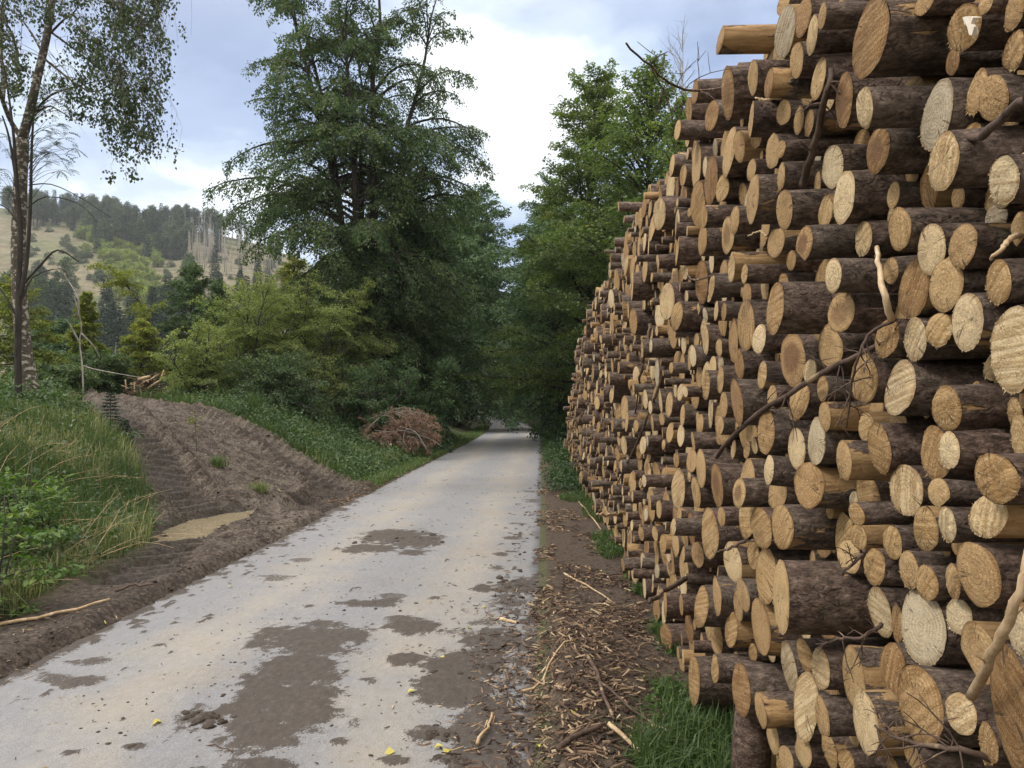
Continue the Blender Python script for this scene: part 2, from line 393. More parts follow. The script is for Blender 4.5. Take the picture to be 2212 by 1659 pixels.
def terrain(X, Y, masks=False):
    z = terr0(X, Y)
    near = (Y < 30) & (X < 4) & (X > -22)
    u = X - road_shift(Y)
    # soil roughness
    rough = (fbm(X*7, Y*7, 4, 1)-.47)
    clod = np.maximum(0, fbm(X*13, Y*13, 3, 2)-.50)
    # muddy shoulder and track
    d1, a1, s1 = path_dist(X, Y, RUT1); d2, a2, s2 = path_dist(X, Y, RUT2)
    jx = .3*(fbm(X*1.3, Y*1.3, 3, 51)-.5); jy = .3*(fbm(X*1.3, Y*1.3, 3, 52)-.5)
    intr = np.zeros(X.shape)
    for ox, oy in ((0, 0), (.2, .1), (-.2, .15), (.1, -.2), (-.1, -.1)): intr += .2*in_poly(X+jx*2+ox, Y+jy*2+oy, TRACK)
    mud_l = sstep(-4.75, -4.25, u + .5*(fbm(X*.9, Y*.9, 3, 3)-.5) - .35*sstep(7, 5, Y)) * sstep(-2.9, -3.3, u) * sstep(14.2, 11.8, Y)
    trk = np.maximum(intr, np.maximum(sstep(.8, .45, d1), sstep(.8, .45, d2)))
    gb = np.zeros(X.shape)
    for ox, oy in ((0, 0), (.14, .1), (-.14, .12), (.08, -.14), (-.08, -.1)): gb += .2*in_poly(X+jx+ox, Y+jy+oy, GRASSBANK)
    mud = np.clip(np.maximum(mud_l, trk*sstep(24, 20, Y)), 0, 1)*(1-gb)
    # flatten at the puddles so that the water lies level
    fl = np.exp(-(((X+4.6)/.95)**2+((Y-9.9)/1.9)**2)*.9); fl = np.clip(fl*1.35, 0, 1)
    z = z*(1-fl) + .055*fl
    pf = pud_field(X, Y)
    z = z + near*.05*mud_l*(1-fl) - .17*sstep(.2, .7, pf)
    rutz = np.maximum(sstep(.62, .40, d1), sstep(.62, .40, d2))
    for d, a, s, amp in ((d1, a1, s1, .13), (d2, a2, s2, .15)):
        wob = .05*np.sin(a*3.1)
        prof = sstep(.50, .34, d+wob*.3)
        berm = np.exp(-((d-.60)/.12)**2)*(1-.85*sstep(-4.4, -4.0, u)*sstep(12, 11, Y))
        ph = (a + d*.45*np.sign(s))/.24; fr_ = ph-np.floor(ph)
        lug = sstep(0, .22, fr_)*sstep(.62, .40, fr_)
        lugm = (.5+.5*(fbm(X*1.6, Y*1.6, 2, 8) > .40))*(1-.8*sstep(.2, .6, pf))
        z = z + near*(-amp*prof*(1-fl*.6) + .09*berm*(.4+fbm(X*2, Y*2, 2, 4)) + (prof+berm*1.0)*.105*lug*lugm)*(1-gb)
    # churned sods between the ruts
    z = z + near*mud*(1-.75*rutz)*(1-.8*sstep(.2, .5, pf))*((.045+.055*intr)*rough*1.3 + (.12+.16*intr)*clod*sstep(.25, .5, fbm(X*1.1, Y*1.1, 2, 6)) + .09*intr*(fbm(X*2.2, Y*2.2, 2, 14)-.5))
    # verge with debris heap on the right
    vr = sstep(-.05, .15, u)*sstep(1.2, .9, u)
    heap = .17*np.exp(-(((X-.22)/.36)**2+((Y-4.5)/1.1)**2))
    z = z + near*vr*(.03*rough+.06*clod + heap) + near*.12*(1-mud)*(1-vr)*(fbm(X*1.7, Y*1.7, 4, 12)-.5)*sstep(-3.6, -4.6, u)
    # road bed: the ground lies under the asphalt, shoulders wash a little over it
    on = sstep(-3.42, -3.22, u)*sstep(.06, -.16, u)
    edge = .03*fbm(X*3, Y*3, 3, 21)+.02
    z = z*(1-on) + (-.07)*on
    side = np.exp(-((u+3.38)/.22)**2) * sstep(20, 12, Y)
    z = z + near*side*edge*1.2
    z = z + near*np.exp(-((u-.05)/.16)**2)*edge*.8*sstep(12, 5, Y)
    if not masks: return z
    verge = vr + sstep(.0, .2, u)*sstep(60, 40, Y)*.5*(u < 3)
    hillm = sstep(110, 170, Y)
    wet = sstep(.06, .5, pf) + .7*sstep(.5, .2, np.minimum(d1, d2))*near
    return z, np.stack([mud, np.clip(verge, 0, 1), hillm], -1), np.clip(wet, 0, 1)

def lines(*segs):
    out = []
    for a, b, n in segs: out.append(np.linspace(a, b, n, endpoint=False))
    return np.concatenate(out)
xs = np.concatenate([-np.geomspace(720, 14, 46, endpoint=False), lines((-14, -8, 70), (-8, -3.1, 165), (-3.1, -.4, 14), (-.4, 1.1, 46), (1.1, 4, 12)), np.geomspace(4, 500, 34)])
ys = np.concatenate([lines((-40, 1.2, 12), (1.2, 3.0, 30), (3, 16, 400), (16, 30, 110), (30, 60, 50), (60, 120, 40)), np.linspace(120, 480, 90, endpoint=False), np.linspace(480, 1400, 24)])
X, Y = np.meshgrid(xs, ys)
# keep the hill dense where it is seen
Z, gm, wet = terrain(X, Y, True)
nx, ny = len(xs), len(ys)
i = np.arange(ny-1)[:, None]*nx; j = np.arange(nx-1)[None]
quads = np.stack([i+j, i+j+1, i+nx+j+1, i+nx+j], -1).reshape(-1, 4)
def ground_mat():
    m, nt, bs = new_mat('soil')
    p = nt.pos(); g = nt.sep(nt.attr('gm')); wet = nt.attr('wet', 'Fac')
    n1 = nt.noise(p, 3, 6, .6); n2 = nt.noise(p, 26, 5, .65); n3 = nt.noise(p, 110, 3, .6)
    grass = nt.mix(n2, (.035, .042, .018), (.095, .105, .045))
    grass = nt.mix(nt.maprange(n1, .5, .62), grass, nt.mix(n2, (.07, .05, .035), (.16, .12, .08)))
    mud = nt.ramp(n2, [(.3, (.017, .013, .011)), (.5, (.048, .037, .030)), (.7, (.115, .092, .074))])
    dry = nt.ramp(n2, [(.32, (.045, .035, .028)), (.5, (.10, .081, .065)), (.7, (.185, .15, .122))])
    mud = nt.mix(nt.math('MULTIPLY', nt.maprange(nt.math('ADD', n1, nt.math('MULTIPLY', nt.math('SUBTRACT', n2, .5), .5)), .42, .58, 0, .95), nt.math('MULTIPLY', nt.maprange(nt.sep(p)[1], 7., 10., .25, 1.), nt.math('SUBTRACT', 1., nt.math('MULTIPLY', wet, .85)))), mud, dry)
    verge = nt.ramp(n2, [(.3, (.030, .022, .017)), (.55, (.085, .062, .046)), (.8, (.17, .13, .10))])
    c = nt.mix(g[1], grass, verge)
    c = nt.mix(g[0], c, mud)
    c = nt.mix(nt.math('MULTIPLY', wet, .6), c, nt.mix(1., c, (.5, .47, .44), 'MULTIPLY'))
    fleck = nt.maprange(n3, .70, .76)
    c = nt.mix(nt.math('MULTIPLY', fleck, nt.math('MULTIPLY', nt.math('ADD', g[0], g[1]), .55)), c, (.34, .27, .18))
    h1 = nt.noise(p, .018, 5, .6, .4); h2 = nt.noise(p, .16, 7, .78); h3 = nt.noise(nt.mapping(p, (1, 1, .4)), .5, 4)
    tan = nt.ramp(h2, [(.35, (.075, .068, .042)), (.5, (.14, .118, .072)), (.7, (.23, .19, .13))])
    gr = nt.ramp(h2, [(.35, (.045, .066, .026)), (.65, (.115, .138, .05))])
    hc = nt.mix(nt.maprange(h1, .46, .62, .05, .75), tan, gr)
    hc = nt.mix(nt.maprange(h3, .55, .68, 0, .7), hc, (.06, .075, .032))
    c = nt.mix(g[2], c, hc)
    r = nt.math('SUBTRACT', .92, nt.math('MULTIPLY', wet, .45))
    h = nt.math('ADD', n2, nt.math('MULTIPLY', n3, .5))
    setp(nt, bs, color=c, rough=r, spec=.3, normal=nt.bump(h, .8, .025))
    return m
M['soil'] = ground_mat()
g = Geo(); g.add(np.stack([X, Y, Z], -1), None, quads, gm=gm.reshape(-1, 3), wet=wet.ravel())
tag(g.build('ground', M['soil']), kind='structure')

# ------------------------------------------------------------------ road with mud lying on it
mudblobs = []   # px, py, half width px, half height px, strength
for b in [(670, 1380, 120, 34, 1), (640, 1440, 95, 45, 1), (700, 1400, 90, 30, .9), (610, 1530, 105, 62, 1), (590, 1590, 90, 34, 1), (570, 1500, 60, 30, 1), (600, 1650, 70, 16, .8), (560, 1655, 90, 20, .9),
          (860, 1160, 75, 15, 1), (900, 1172, 50, 13, 1), (800, 1184, 75, 9, .9), (830, 1150, 60, 8, .7), (890, 1192, 40, 7, .8), (930, 1165, 28, 10, 1), (886, 1350, 55, 18, .95), (862, 1335, 30, 8, .7), (883, 1423, 42, 14, .95),
          (775, 1302, 55, 9, .9), (815, 1300, 45, 10, .9), (840, 1286, 40, 6, .6), (734, 1600, 22, 9, .8), (765, 1560, 16, 14, .5), (800, 1470, 12, 8, .7), (345, 1390, 16, 5, .7), (668, 1308, 12, 4, .9),
          (440, 1545, 62, 26, 1), (480, 1535, 40, 15, 1), (293, 1610, 26, 7, 1), (170, 1470, 45, 14, .8), (130, 1460, 40, 10, .7), (205, 1425, 40, 9, .7), (590, 1245, 40, 7, .6), (650, 1208, 24, 4, .6), (940, 1290, 14, 5, .7),
          (990, 1430, 70, 30, 1), (960, 1470, 60, 22, 1), (1000, 1480, 70, 40, 1), (1040, 1420, 60, 50, 1), (930, 1580, 50, 18, .9), (1000, 1640, 50, 22, 1), (1060, 1560, 70, 70, 1), (1060, 1640, 70, 40, 1), (1110, 1380, 50, 26, .9), (1040, 1270, 22, 9, 1), (1100, 1265, 40, 12, .9),
          (1125, 1260, 40, 14, .9), (1100, 1300, 40, 20, .7), (1070, 1225, 20, 6, .7), (1080, 1195, 16, 4, .7), (1110, 1160, 22, 4, .7), (1120, 1130, 20, 3, .6), (850, 1640, 30, 10, .8), (1150, 1080, 22, 4, .6), (1140, 1060, 20, 2, .6),
          (1000, 1365, 50, 8, .6), (1050, 1340, 40, 8, .6), (960, 1500, 70, 20, .9), (720, 1545, 40, 6, .5)]:
    c = at_z(b[0], b[1]); e = at_z(b[0]+b[2], b[1]); f = at_z(b[0], b[1]-b[3])
    mudblobs.append((c[0], c[1], e[0]-c[0], f[1]-c[1], b[4]))
def road_masks(X, Y):
    u = X - road_shift(Y)
    n = fbm(X*5.5, Y*5.5, 4, 31); n2 = fbm(X*22, Y*22, 3, 33)
    m = np.zeros(X.shape)
    for cx, cy, a, b, s in mudblobs:
        q = ((X-cx)/a)**2 + ((Y-cy)/b)**2 + (n-.47)*2.3 + (n2-.45)*2.2
        m = np.maximum(m, s*sstep(1.9, .2, q))
    # specks of dirt carried along, more of them towards both edges
    e = np.maximum(sstep(-.95, -.05, u)*.17*sstep(16, 6, Y), sstep(-2.75, -3.4, u)*.26*sstep(20, 9, Y))
    sp = sstep(.66, .74, fbm(X*14, Y*8, 4, 35) + e -.03)
    sp2 = sstep(.72, .8, fbm(X*28, Y*14, 2, 36)+e*.6-.04)
    m = np.maximum(m, np.maximum(sp*.9, sp2*.8)*sstep(40, 20, Y))
    # mud washed over both edges
    wl = sstep(-3.16, -3.36, u + .5*(n-.5)) * sstep(16, 13, Y)
    wr = sstep(-.16, .0, u + .35*(n-.5)) * sstep(9, 6, Y)*.8
    return np.clip(np.maximum(m, np.maximum(wl, wr)), 0, 1), n2
rx = np.linspace(-3.42, .10, 150); ry = np.concatenate([np.linspace(.3, 2.6, 30, endpoint=False), np.linspace(2.6, 13, 430, endpoint=False), np.linspace(13, 30, 200, endpoint=False), np.linspace(30, 150, 160)])
RX, RY = np.meshgrid(rx, ry); RX = RX + road_shift(RY)
wig = .05*(fbm(RY*1.5, RY*0+3, 3, 41)-.5); RX = RX + np.where(RX-road_shift(RY) > -.2, wig, 0)
mm, n2 = road_masks(RX, RY)
ur = RX-road_shift(RY)
RZ = .012*np.cos((ur+1.65)/1.75*math.pi/2) + mm*(.010+.035*np.maximum(0, n2-.42)) - .02
RZ = RZ - .03*sstep(-.06, .1, ur) - .02*sstep(-3.36, -3.42, ur)
nx = len(rx); i = np.arange(len(ry)-1)[:, None]*nx; j = np.arange(nx-1)[None]
quads = np.stack([i+j, i+j+1, i+nx+j+1, i+nx+j], -1).reshape(-1, 4)
def road_mat():
    m, nt, bs = new_mat('worn_asphalt')
    a = nt.sep(nt.attr('rm')); p = nt.pos()
    st = nt.mapping(p, (1, .16, 1))
    n1 = nt.noise(st, 2.2, 4, .5); n2 = nt.noise(nt.mapping(p, (1, .5, 1)), 26, 5, .65); n3 = nt.noise(p, 190, 3, .7); n4 = nt.noise(p, 1.6, 5, .6)
    dust = nt.mix(n2, (.215, .200, .178), (.335, .315, .288))
    asph = nt.mix(n2, (.155, .158, .170), (.25, .253, .265))
    wheel = nt.math('ABSOLUTE', nt.math('SUBTRACT', nt.math('ABSOLUTE', nt.math('ADD', a[1], 1.55)), .78))
    w = nt.math('ADD', nt.math('SUBTRACT', .85, nt.math('MULTIPLY', wheel, 1.5)), nt.math('MULTIPLY', nt.math('SUBTRACT', n4, .5), 2.3))
    w = nt.math('ADD', w, nt.math('MULTIPLY', nt.math('SUBTRACT', n1, .5), 1.6), clamp=True)
    c = nt.mix(w, asph, dust)
    grit = nt.maprange(n3, .36, .66, .72, 1.22)
    c = nt.mix(1., c, grit, 'MULTIPLY')
    stone = nt.maprange(nt.voro(p, 85), .17, .09)
    c = nt.mix(nt.math('MULTIPLY', stone, .4), c, (.42, .40, .37))
    chip = nt.maprange(nt.noise(nt.mapping(p, (1, .55, 1)), 38, 4, .7), .655, .69)
    c = nt.mix(nt.math('MULTIPLY', chip, .7), c, (.14, .12, .105))
    edge = nt.maprange(nt.math('ADD', a[1], nt.math('MULTIPLY', nt.math('SUBTRACT', n4, .5), .25)), -.16, -.03)
    c = nt.mix(nt.math('MULTIPLY', edge, .8), c, (.085, .088, .095))
    n6 = nt.noise(p, 90, 4, .75)
    mud = nt.ramp(nt.math('ADD', nt.math('MULTIPLY', n2, .5), nt.math('MULTIPLY', n6, .5)), [(.3, (.028, .023, .020)), (.55, (.066, .054, .046)), (.75, (.14, .118, .10))])
    n5 = nt.noise(nt.mapping(p, (1, .6, 1)), 75, 4, .7)
    mudm = nt.maprange(nt.math('ADD', a[0], nt.math('ADD', nt.math('MULTIPLY', nt.math('SUBTRACT', n6, .5), 1.5), nt.math('MULTIPLY', nt.math('SUBTRACT', n5, .5), 1.3))), .40, .58, 0, .95)
    mfleck = nt.maprange(nt.noise(nt.mapping(p, (1, .5, 1)), 120, 3, .7), .66, .72)
    mud = nt.mix(nt.math('MULTIPLY', mfleck, .7), mud, (.33, .28, .22))
    c = nt.mix(mudm, c, mud)
    film = nt.maprange(nt.noise(p, .8, 5, .65), .47, .68, 0, .30)
    c = nt.mix(film, c, nt.mix(1., c, (.72, .66, .60), 'MULTIPLY'))
    h = nt.math('ADD', nt.math('MULTIPLY', n3, .6), n2)
    setp(nt, bs, color=c, rough=.85, spec=.3, normal=nt.bump(h, .55, .008))
    return m
M['road'] = road_mat()
g = Geo(); g.add(np.stack([RX, RY, RZ], -1), None, quads, rm=np.stack([mm, ur, mm*0], -1).reshape(-1, 3))
tag(g.build('road', M['road']), kind='structure')

# ------------------------------------------------------------------ puddles
def water_mat():
    m, nt, bs = new_mat('muddy_water')
    p = nt.pos()
    c = nt.mix(nt.noise(p, 4, 3), (.20, .165, .10), (.27, .225, .145))
    setp(nt, bs, color=c, rough=.01, spec=1.0, normal=nt.bump(nt.noise(p, 5, 2), .02, .01))
    bs.inputs['IOR'].default_value = 1.33
    return m
M['water'] = water_mat()
def disc(cx, cy, z, a, b, name):
    th = np.linspace(0, 2*math.pi, 40, endpoint=False)
    V = [(cx, cy, z)] + [(cx+a*math.cos(t), cy+b*math.sin(t), z) for t in th]
    g = Geo(); g.add(V, [(0, 1+i, 1+(i+1) % 40) for i in range(40)])
    return tag(g.build(name, M['water'], smooth=False), kind='structure')
disc(-4.6, 10.05, PUDZ, .75, 2.1, 'puddle_water')
disc(PUD2[0], PUD2[1], float(terrain(np.array([PUD2[0]]), np.array([PUD2[1]]))[0])+.05, .30, .36, 'puddle_water')
# ------------------------------------------------------------------ log pile
AX = .91      # distance of the pile's sawn front from the road edge
TOPS = np.array([(0, 3.75), (2.4, 3.7), (2.75, 3.34), (3.3, 3.22), (4.1, 3.28), (5.0, 3.34), (6.4, 3.42), (7.7, 3.46), (10, 3.40), (14, 3.30), (16.2, 3.05), (18.4, 2.75), (21.1, 1.95), (23.5, 1.35), (25.6, .9)])
def top_of(y): return np.interp(y, TOPS[:, 0], TOPS[:, 1])
# sawn ends read from the photograph: centre x, centre y, width, height, tone, how far it juts out
TA = """228 258 55 175 .35 .19;648 210 140 325 .98 .12;770 110 105 240 .18 .05;893 105 55 165 .45 .22;828 230 75 240 .7 .1;725 395 85 220 .5 .06;1205 245 240 490 .3 .2 ;440 505 65 215 .5 .12;
545 548 60 185 .2 .15;275 605 80 320 .35h .12;868 515 100 250 .5 .1;805 595 90 170 .6 -.05;1820 180 210 280 .35 .05;1745 405 90 170 .2 .0;1640 755 210 440 .97 .12;1905 600 140 270 .4 .0;2010 640 180 290 .4 .05;
1170 705 105 245 .78 .2;1035 655 110 340 .2h .05;940 650 70 140 .7 .0;640 735 90 160 .45 .0;430 780 32 220 .6 .03;170 755 88 195 .3 .05;740 785 70 170 .4 .0;808 800 60 160 .4 .0;1255 985 150 300 .2h .1;
285 990 85 310 .55 .05;350 955 70 200 .4 .02;465 895 75 140 .3 .0;570 990 85 230 .5 .02;622 975 60 110 .45 .1;865 1015 65 160 .97 -.1;960 1090 140 260 .85 .05;1685 1055 200 370 .75 .2;1865 925 145 230 .55 .05;
1590 1200 120 300 .2 -.08;2080 1175 190 310 .85 .1;2220 1130 120 260 .8 .0;1035 1290 145 320 .8 .15;625 1160 50 185 .5 .05;438 1300 78 330 .45 .05;240 1230 90 170 .6 .03;645 1370 105 250 .4 .12;915 1380 95 215 .62 .08;
70 1080 60 300 .55 .05;165 1180 90 300 .15 .0;375 1270 55 140 .4 -.05;555 1310 60 170 .7 .0;85 1340 100 320 .35 .0;115 1415 55 150 .5 .1;240 1400 60 220 .4 .0;320 1440 60 190 .5 .08;275 1540 80 240 .5h .05;520 1500 60 230 .4 .0;
590 1580 110 200 .4 .05;775 1590 110 230 .3h .08;1160 1560 110 230 .7 .0;1398 1495 150 265 .5 .2;1605 1628 190 320 .75 .08;1810 1605 185 300 .42 .05;2180 1500 90 230 .4 .02;2030 1420 170 170 .97 -.12;110 1570 60 190 .4 .05;430 1110 60 140 .45 .02;
60 600 45 150 .3 .1;20 720 40 160 .4 .05;330 700 40 120 .3 .0;1500 250 150 260 .3 -.1;1380 600 90 130 .4 -.12;1480 1130 90 150 .25 -.1;1230 1330 90 150 .3 -.1;1780 1290 90 150 .5 -.08;1940 1060 90 160 .3 -.1;2160 330 110 240 .45 .02;2120 800 110 200 .4 -.04;980 1560 80 170 .45 -.03;690 1700 60 130 .4 0;1300 330 70 100 .3 -.15;730 250 40 120 .3 -.05;1000 60 70 120 .4 -.02;1560 20 150 160 .35 .06;1960 30 240 120 .35 .08;2150 60 130 260 .35 .02;640 20 90 150 .4 0"""
TB = """965 140 110 210 .78 .22;1490 225 190 410 .28 .05;1340 110 100 170 .4 .0;1700 200 210 370 .55 .08;2045 185 170 270 .5 .08;1840 445 200 370 .78 .1;2140 620 300 540 .82 .15;1655 495 165 215 .6 .05;1500 555 150 270 .85 .05;
1315 550 150 245 .35 .08;1015 380 170 260 .45h .1;585 355 115 320 .42 .2;385 130 45 125 .6 .08;170 210 40 155 .6 .1;250 150 55 225 .5 .0;300 90 45 190 .7 .12;520 220 55 170 .6 .0;400 265 60 150 .45 -.02;393 465 110 330 .5 .05;312 565 62 270 .28 .02;
350 720 60 200 .28 .02;885 460 130 190 .5 .0;945 605 150 290 .5 .05;480 555 85 190 .8 .1;700 690 165 340 .35h .08;812 765 85 155 .8 .05;1165 815 170 320 .5 .12;1400 875 185 360 .85 .2;500 790 60 180 .62 .05;228 820 40 180 .5 .06;335 965 75 290 .15 .12;
740 960 125 250 .5 .05;895 880 75 160 .5 .08;910 1060 75 190 .45 .08;565 930 60 145 .4 .0;248 985 50 170 .5 .08;1705 1010 185 290 .48 .15;1245 1015 90 180 .45 .0;1390 1100 110 150 .6 -.05;1180 1130 100 190 .6 .0;1630 1300 190 330 .4 .05;1725 1280 130 230 .78 .2;
1265 1265 145 320 .42 .15;1035 1345 100 250 .45 .12;855 1225 110 310 .9 .05;725 1270 110 260 .75 .08;650 1065 75 200 .6 .0;525 1160 105 300 .45 .1;805 1510 215 300 .3 .1;1440 1540 210 325 .75 .05;1655 1560 130 200 .5 .1;2030 1465 370 320 .45 .12;
2190 1200 100 300 .6 .05;2155 1040 90 200 .6 .0;2215 930 50 160 .2 .0;405 1460 90 260 .5 .02;545 1410 60 190 .75 .12;205 1510 75 290 .25h .12;350 1560 80 190 .6h .08;600 1560 120 210 .45 .02;500 1560 80 300 .45 -.02;1110 1610 90 120 .95 -.05;225 1120 45 120 .6 .0;
400 1280 40 110 .5 .02;450 1250 40 110 .7 .02;75 1230 30 110 .5 .0;100 1400 60 250 .5 .05;40 1350 70 150 .35 .05;135 860 45 190 .5 .03;130 560 40 200 .7 .0;175 750 50 170 .6 .0;90 800 45 150 .5 .0;220 610 45 110 .5 .0;200 370 30 130 .7 .05;250 375 35 120 .4 .05;
2060 830 90 150 .4 -.1;1560 790 100 120 .3 -.12;1990 1040 120 170 .3 -.1;2000 420 100 160 .4 -.1;1200 640 80 110 .3 -.12;1150 200 80 120 .3 -.12;700 130 90 130 .3 -.1;760 420 80 150 .4 -.08;640 180 60 110 .4 -.05;1090 1000 60 110 .3 -.08;1480 1420 80 90 .4 -.08;1900 880 60 100 .4 -.1;440 870 50 100 .3 -.06"""
TC = """322 147 70 148 .5 .1;252 150 68 135 .5 .08;80 170 55 170 .6 .05;205 115 55 140 .6 .02;178 40 48 85 .6h .08;120 113 25 65 .5 .12;157 265 58 130 .72 .1;226 240 38 100 .5 .02;40 240 40 85 .4 .05;268 310 65 175 .55 .05;318 378 50 245 .6 .26;250 480 60 190 .4 .12;
192 375 40 110 .5 .08;175 410 30 100 .5 .02;105 375 30 130 .4 .08;52 415 40 140 .5 .12;570 105 50 75 .45 .12;577 180 60 82 .55 .0;545 245 75 110 .62 .0;690 200 60 110 .6 .08;630 280 70 112 .5 .1;800 155 80 145 .55 .08;873 138 60 112 .85 .05;1010 110 115 145 .75 .15;
918 205 60 85 .4 .02;975 305 135 215 .4 .15;745 290 65 125 .5 .05;805 335 75 120 .45 .1;892 330 45 115 .5 .0;648 430 78 160 .85 .05;706 470 36 130 .4 -.02;790 480 150 240 .93 .12;912 445 80 120 .85 .0;980 570 120 200 .5 .05;1110 490 85 160 .85 .05;690 620 80 170 .25 .05;
780 740 145 260 .42 .1;918 770 100 130 .8 .2;1095 760 150 400 .22 .1;1010 875 60 140 .4 .02;398 575 50 105 .4 .08;450 620 60 130 .75 .12;560 650 75 200 .5 .12;345 615 55 160 .9 .0;400 745 75 220 .8 .05;456 780 45 130 .4 .12;600 800 85 205 .75 .15;390 885 60 120 .6 .1;
290 840 40 120 .5 .05;250 760 38 110 .4 .12;185 690 60 160 .25 .12;97 620 25 95 .5 .12;28 660 35 160 .45 .1;60 690 35 80 .4 .05;535 930 60 80 .5 .05;335 920 70 80 .5 .05;103 520 38 110 .5 .02;152 490 40 120 .5 .03;925 870 60 110 .3 -.08;765 925 90 90 .5 .05;690 945 60 60 .5 .03;
860 640 60 90 .3 -.12;520 560 50 80 .3 -.06;870 220 30 50 .4 -.04;470 480 60 90 .3 -.1;1080 350 60 110 .4 -.06;850 900 50 80 .3 -.06;480 890 50 110 .5 0;560 840 40 70 .5 -.04;1060 620 50 90 .3 -.1;500 720 40 90 .3 -.06;640 150 50 60 .3 -.1;460 210 60 80 .3 -.12"""
TD = """1285 475 60 190 .75 .05;1235 390 50 200 .5 .0;1190 450 60 170 .5 .05;1075 800 65 200 .3 .05;1020 830 50 130 .6 .05;1140 830 50 150 .5 .05;1245 690 50 130 .4 .08;1300 300 40 190 .5 .05;1000 430 45 150 .8 .05;955 560 55 160 .8 .15;895 390 60 110 .55 .15;975 160 42 180 .75 .12;1055 150 37 220 .4 .05;
1105 170 30 220 .7 .05;1280 100 50 150 .8 .05;865 880 60 180 .45 .1;1030 1080 60 280 .5 .1;1095 1110 45 170 .5 .08;1160 1060 60 200 .4 .05;1220 1270 45 150 .75 .2;1315 1350 60 190 .5 .05;1240 1420 60 200 .5 .1;885 1100 40 170 .6 .02;800 1220 40 100 .5 .1;1045 700 40 200 .4 .0;790 560 50 170 .75 .12;1005 670 60 90 .4 .1;
920 620 60 130 .3 .08;940 900 60 110 .4 .05;680 130 35 130 .7 .15;1120 330 50 110 .5 .08;730 640 60 120 .3 .12;1130 1420 60 160 .4 .1;940 1330 50 120 .4 .15;1060 1330 50 130 .5 .1"""
heroes = []
def read_hero(txt, x0, y0, s):
    for it in txt.replace('\n', '').split(';'):
        q = it.split()
        if len(q) < 6: continue
        cx, cy, w, h = [float(v) for v in q[:4]]; heart = 1. if 'h' in q[4] else 0.; tone = float(q[4].strip('h')); p = float(q[5])
        k = 2212/4032.
        cx = (x0+cx*s)*k; cy = (y0+cy*s)*k; w *= s*k; h *= s*k
        p = p*min(1., 430/max(1., cx-1171)) if p > 0 else p
        P = at_x(cx, cy, AX-p); Rr = h/F*P[1]*.5*1.0
        phi = math.atan2(AX-p, P[1]); al = math.asin(max(-.95, min(.95, w/h*math.cos(phi)))) - phi
        heroes.append(dict(x=P[0], y=P[1], z=P[2], r=Rr, tone=tone, heart=heart, al=max(-.22, min(.26, al)), p=p, hero=True))
read_hero(TA, 2700, 0, .6027); read_hero(TB, 2700, 1000, .6027); read_hero(TC, 2700, 1900, 1.181); read_hero(TD, 2100, 1500, .4521)
# the depth of each sawn end is read from the photo only roughly: refine it along its line of sight
# until the trunks behind the ends lie beside each other
def place(h, p):
    k = (AX-p)/(AX-h['p0']); return np.array((h['y0']*k, CAMZ+(h['z0']-CAMZ)*k, h['r0']*k))
for h in heroes: h['p0'] = h['p']; h['y0'], h['z0'], h['r0'] = h['y'], h['z'], h['r']
ar = np.array([(h['y'], h['z'], h['r']) for h in heroes]); pp = np.array([h['p'] for h in heroes])
for it in range(8):
    for k, h in enumerate(heroes):
        best = None
        for p in np.linspace(h['p0']-.07, h['p0']+.06, 17):
            c = place(h, p); d = np.hypot(ar[:, 0]-c[0], ar[:, 1]-c[1]); ov = np.clip((ar[:, 2]+c[2])*.97-d, 0, None); ov[k] = 0
            e = (ov**2).sum()/c[2]**2 + 6*(p-h['p0'])**2
            if best is None or e < best[0]: best = (e, p, c)
        ar[k] = best[2]; pp[k] = best[1]
d = np.hypot(ar[:, None, 0]-ar[None, :, 0], ar[:, None, 1]-ar[None, :, 1]); ov = np.clip((ar[:, None, 2]+ar[None, :, 2])-d, 0, None); np.fill_diagonal(ov, 0)
ar[:, 2] = np.maximum(ar[:, 2]-.3*ov.max(1), ar[:, 2]*.94)
for h, a, p in zip(heroes, ar, pp): h['y'], h['z'], h['r'] = a; h['p'] = p; h['x'] = AX-p

# fill the rest of the face
circ = [(h['y'], h['z'], h['r']) for h in heroes]
cell = .25; grid = {}
def gput(i):
    y, z, r = circ[i]; grid.setdefault((int(y//cell), int(z//cell)), []).append(i)
for i in range(len(circ)): gput(i)
def room(y, z):
    best = 1.0; ky, kz = int(y//cell), int(z//cell)
    for a in range(ky-1, ky+2):
        for b in range(kz-1, kz+2):
            for i in grid.get((a, b), ()):
                c = circ[i]; d = math.hypot(y-c[0], z-c[1])-c[2]
                if d < best: best = d
    return best
rf = random.Random(5)
fills = []
def try_fill(n, lo, hi, ya, yb, eps=1.10):
    for _ in range(n):
        y = ya+(yb-ya)*rf.random(); t = top_of(y); z = .02+(t-.02)*rf.random()
        av = room(y, z)
        if av < lo: continue
        want = min(hi, max(lo, rf.gauss((lo+hi)/2, (hi-lo)/2)))
        r = min(want, av*eps)
        if r < lo or z-r < -.03 or z+r > t+.05: continue
        circ.append((y, z, r)); gput(len(circ)-1); fills.append(len(circ)-1)
for lo, hi, n in ((.085, .125, 6000), (.062, .10, 14000), (.048, .075, 26000), (.036, .058, 36000), (.027, .042, 36000), (.020, .03, 26000)):
    try_fill(n, lo, hi, .75, 25.8)
logs = list(heroes)
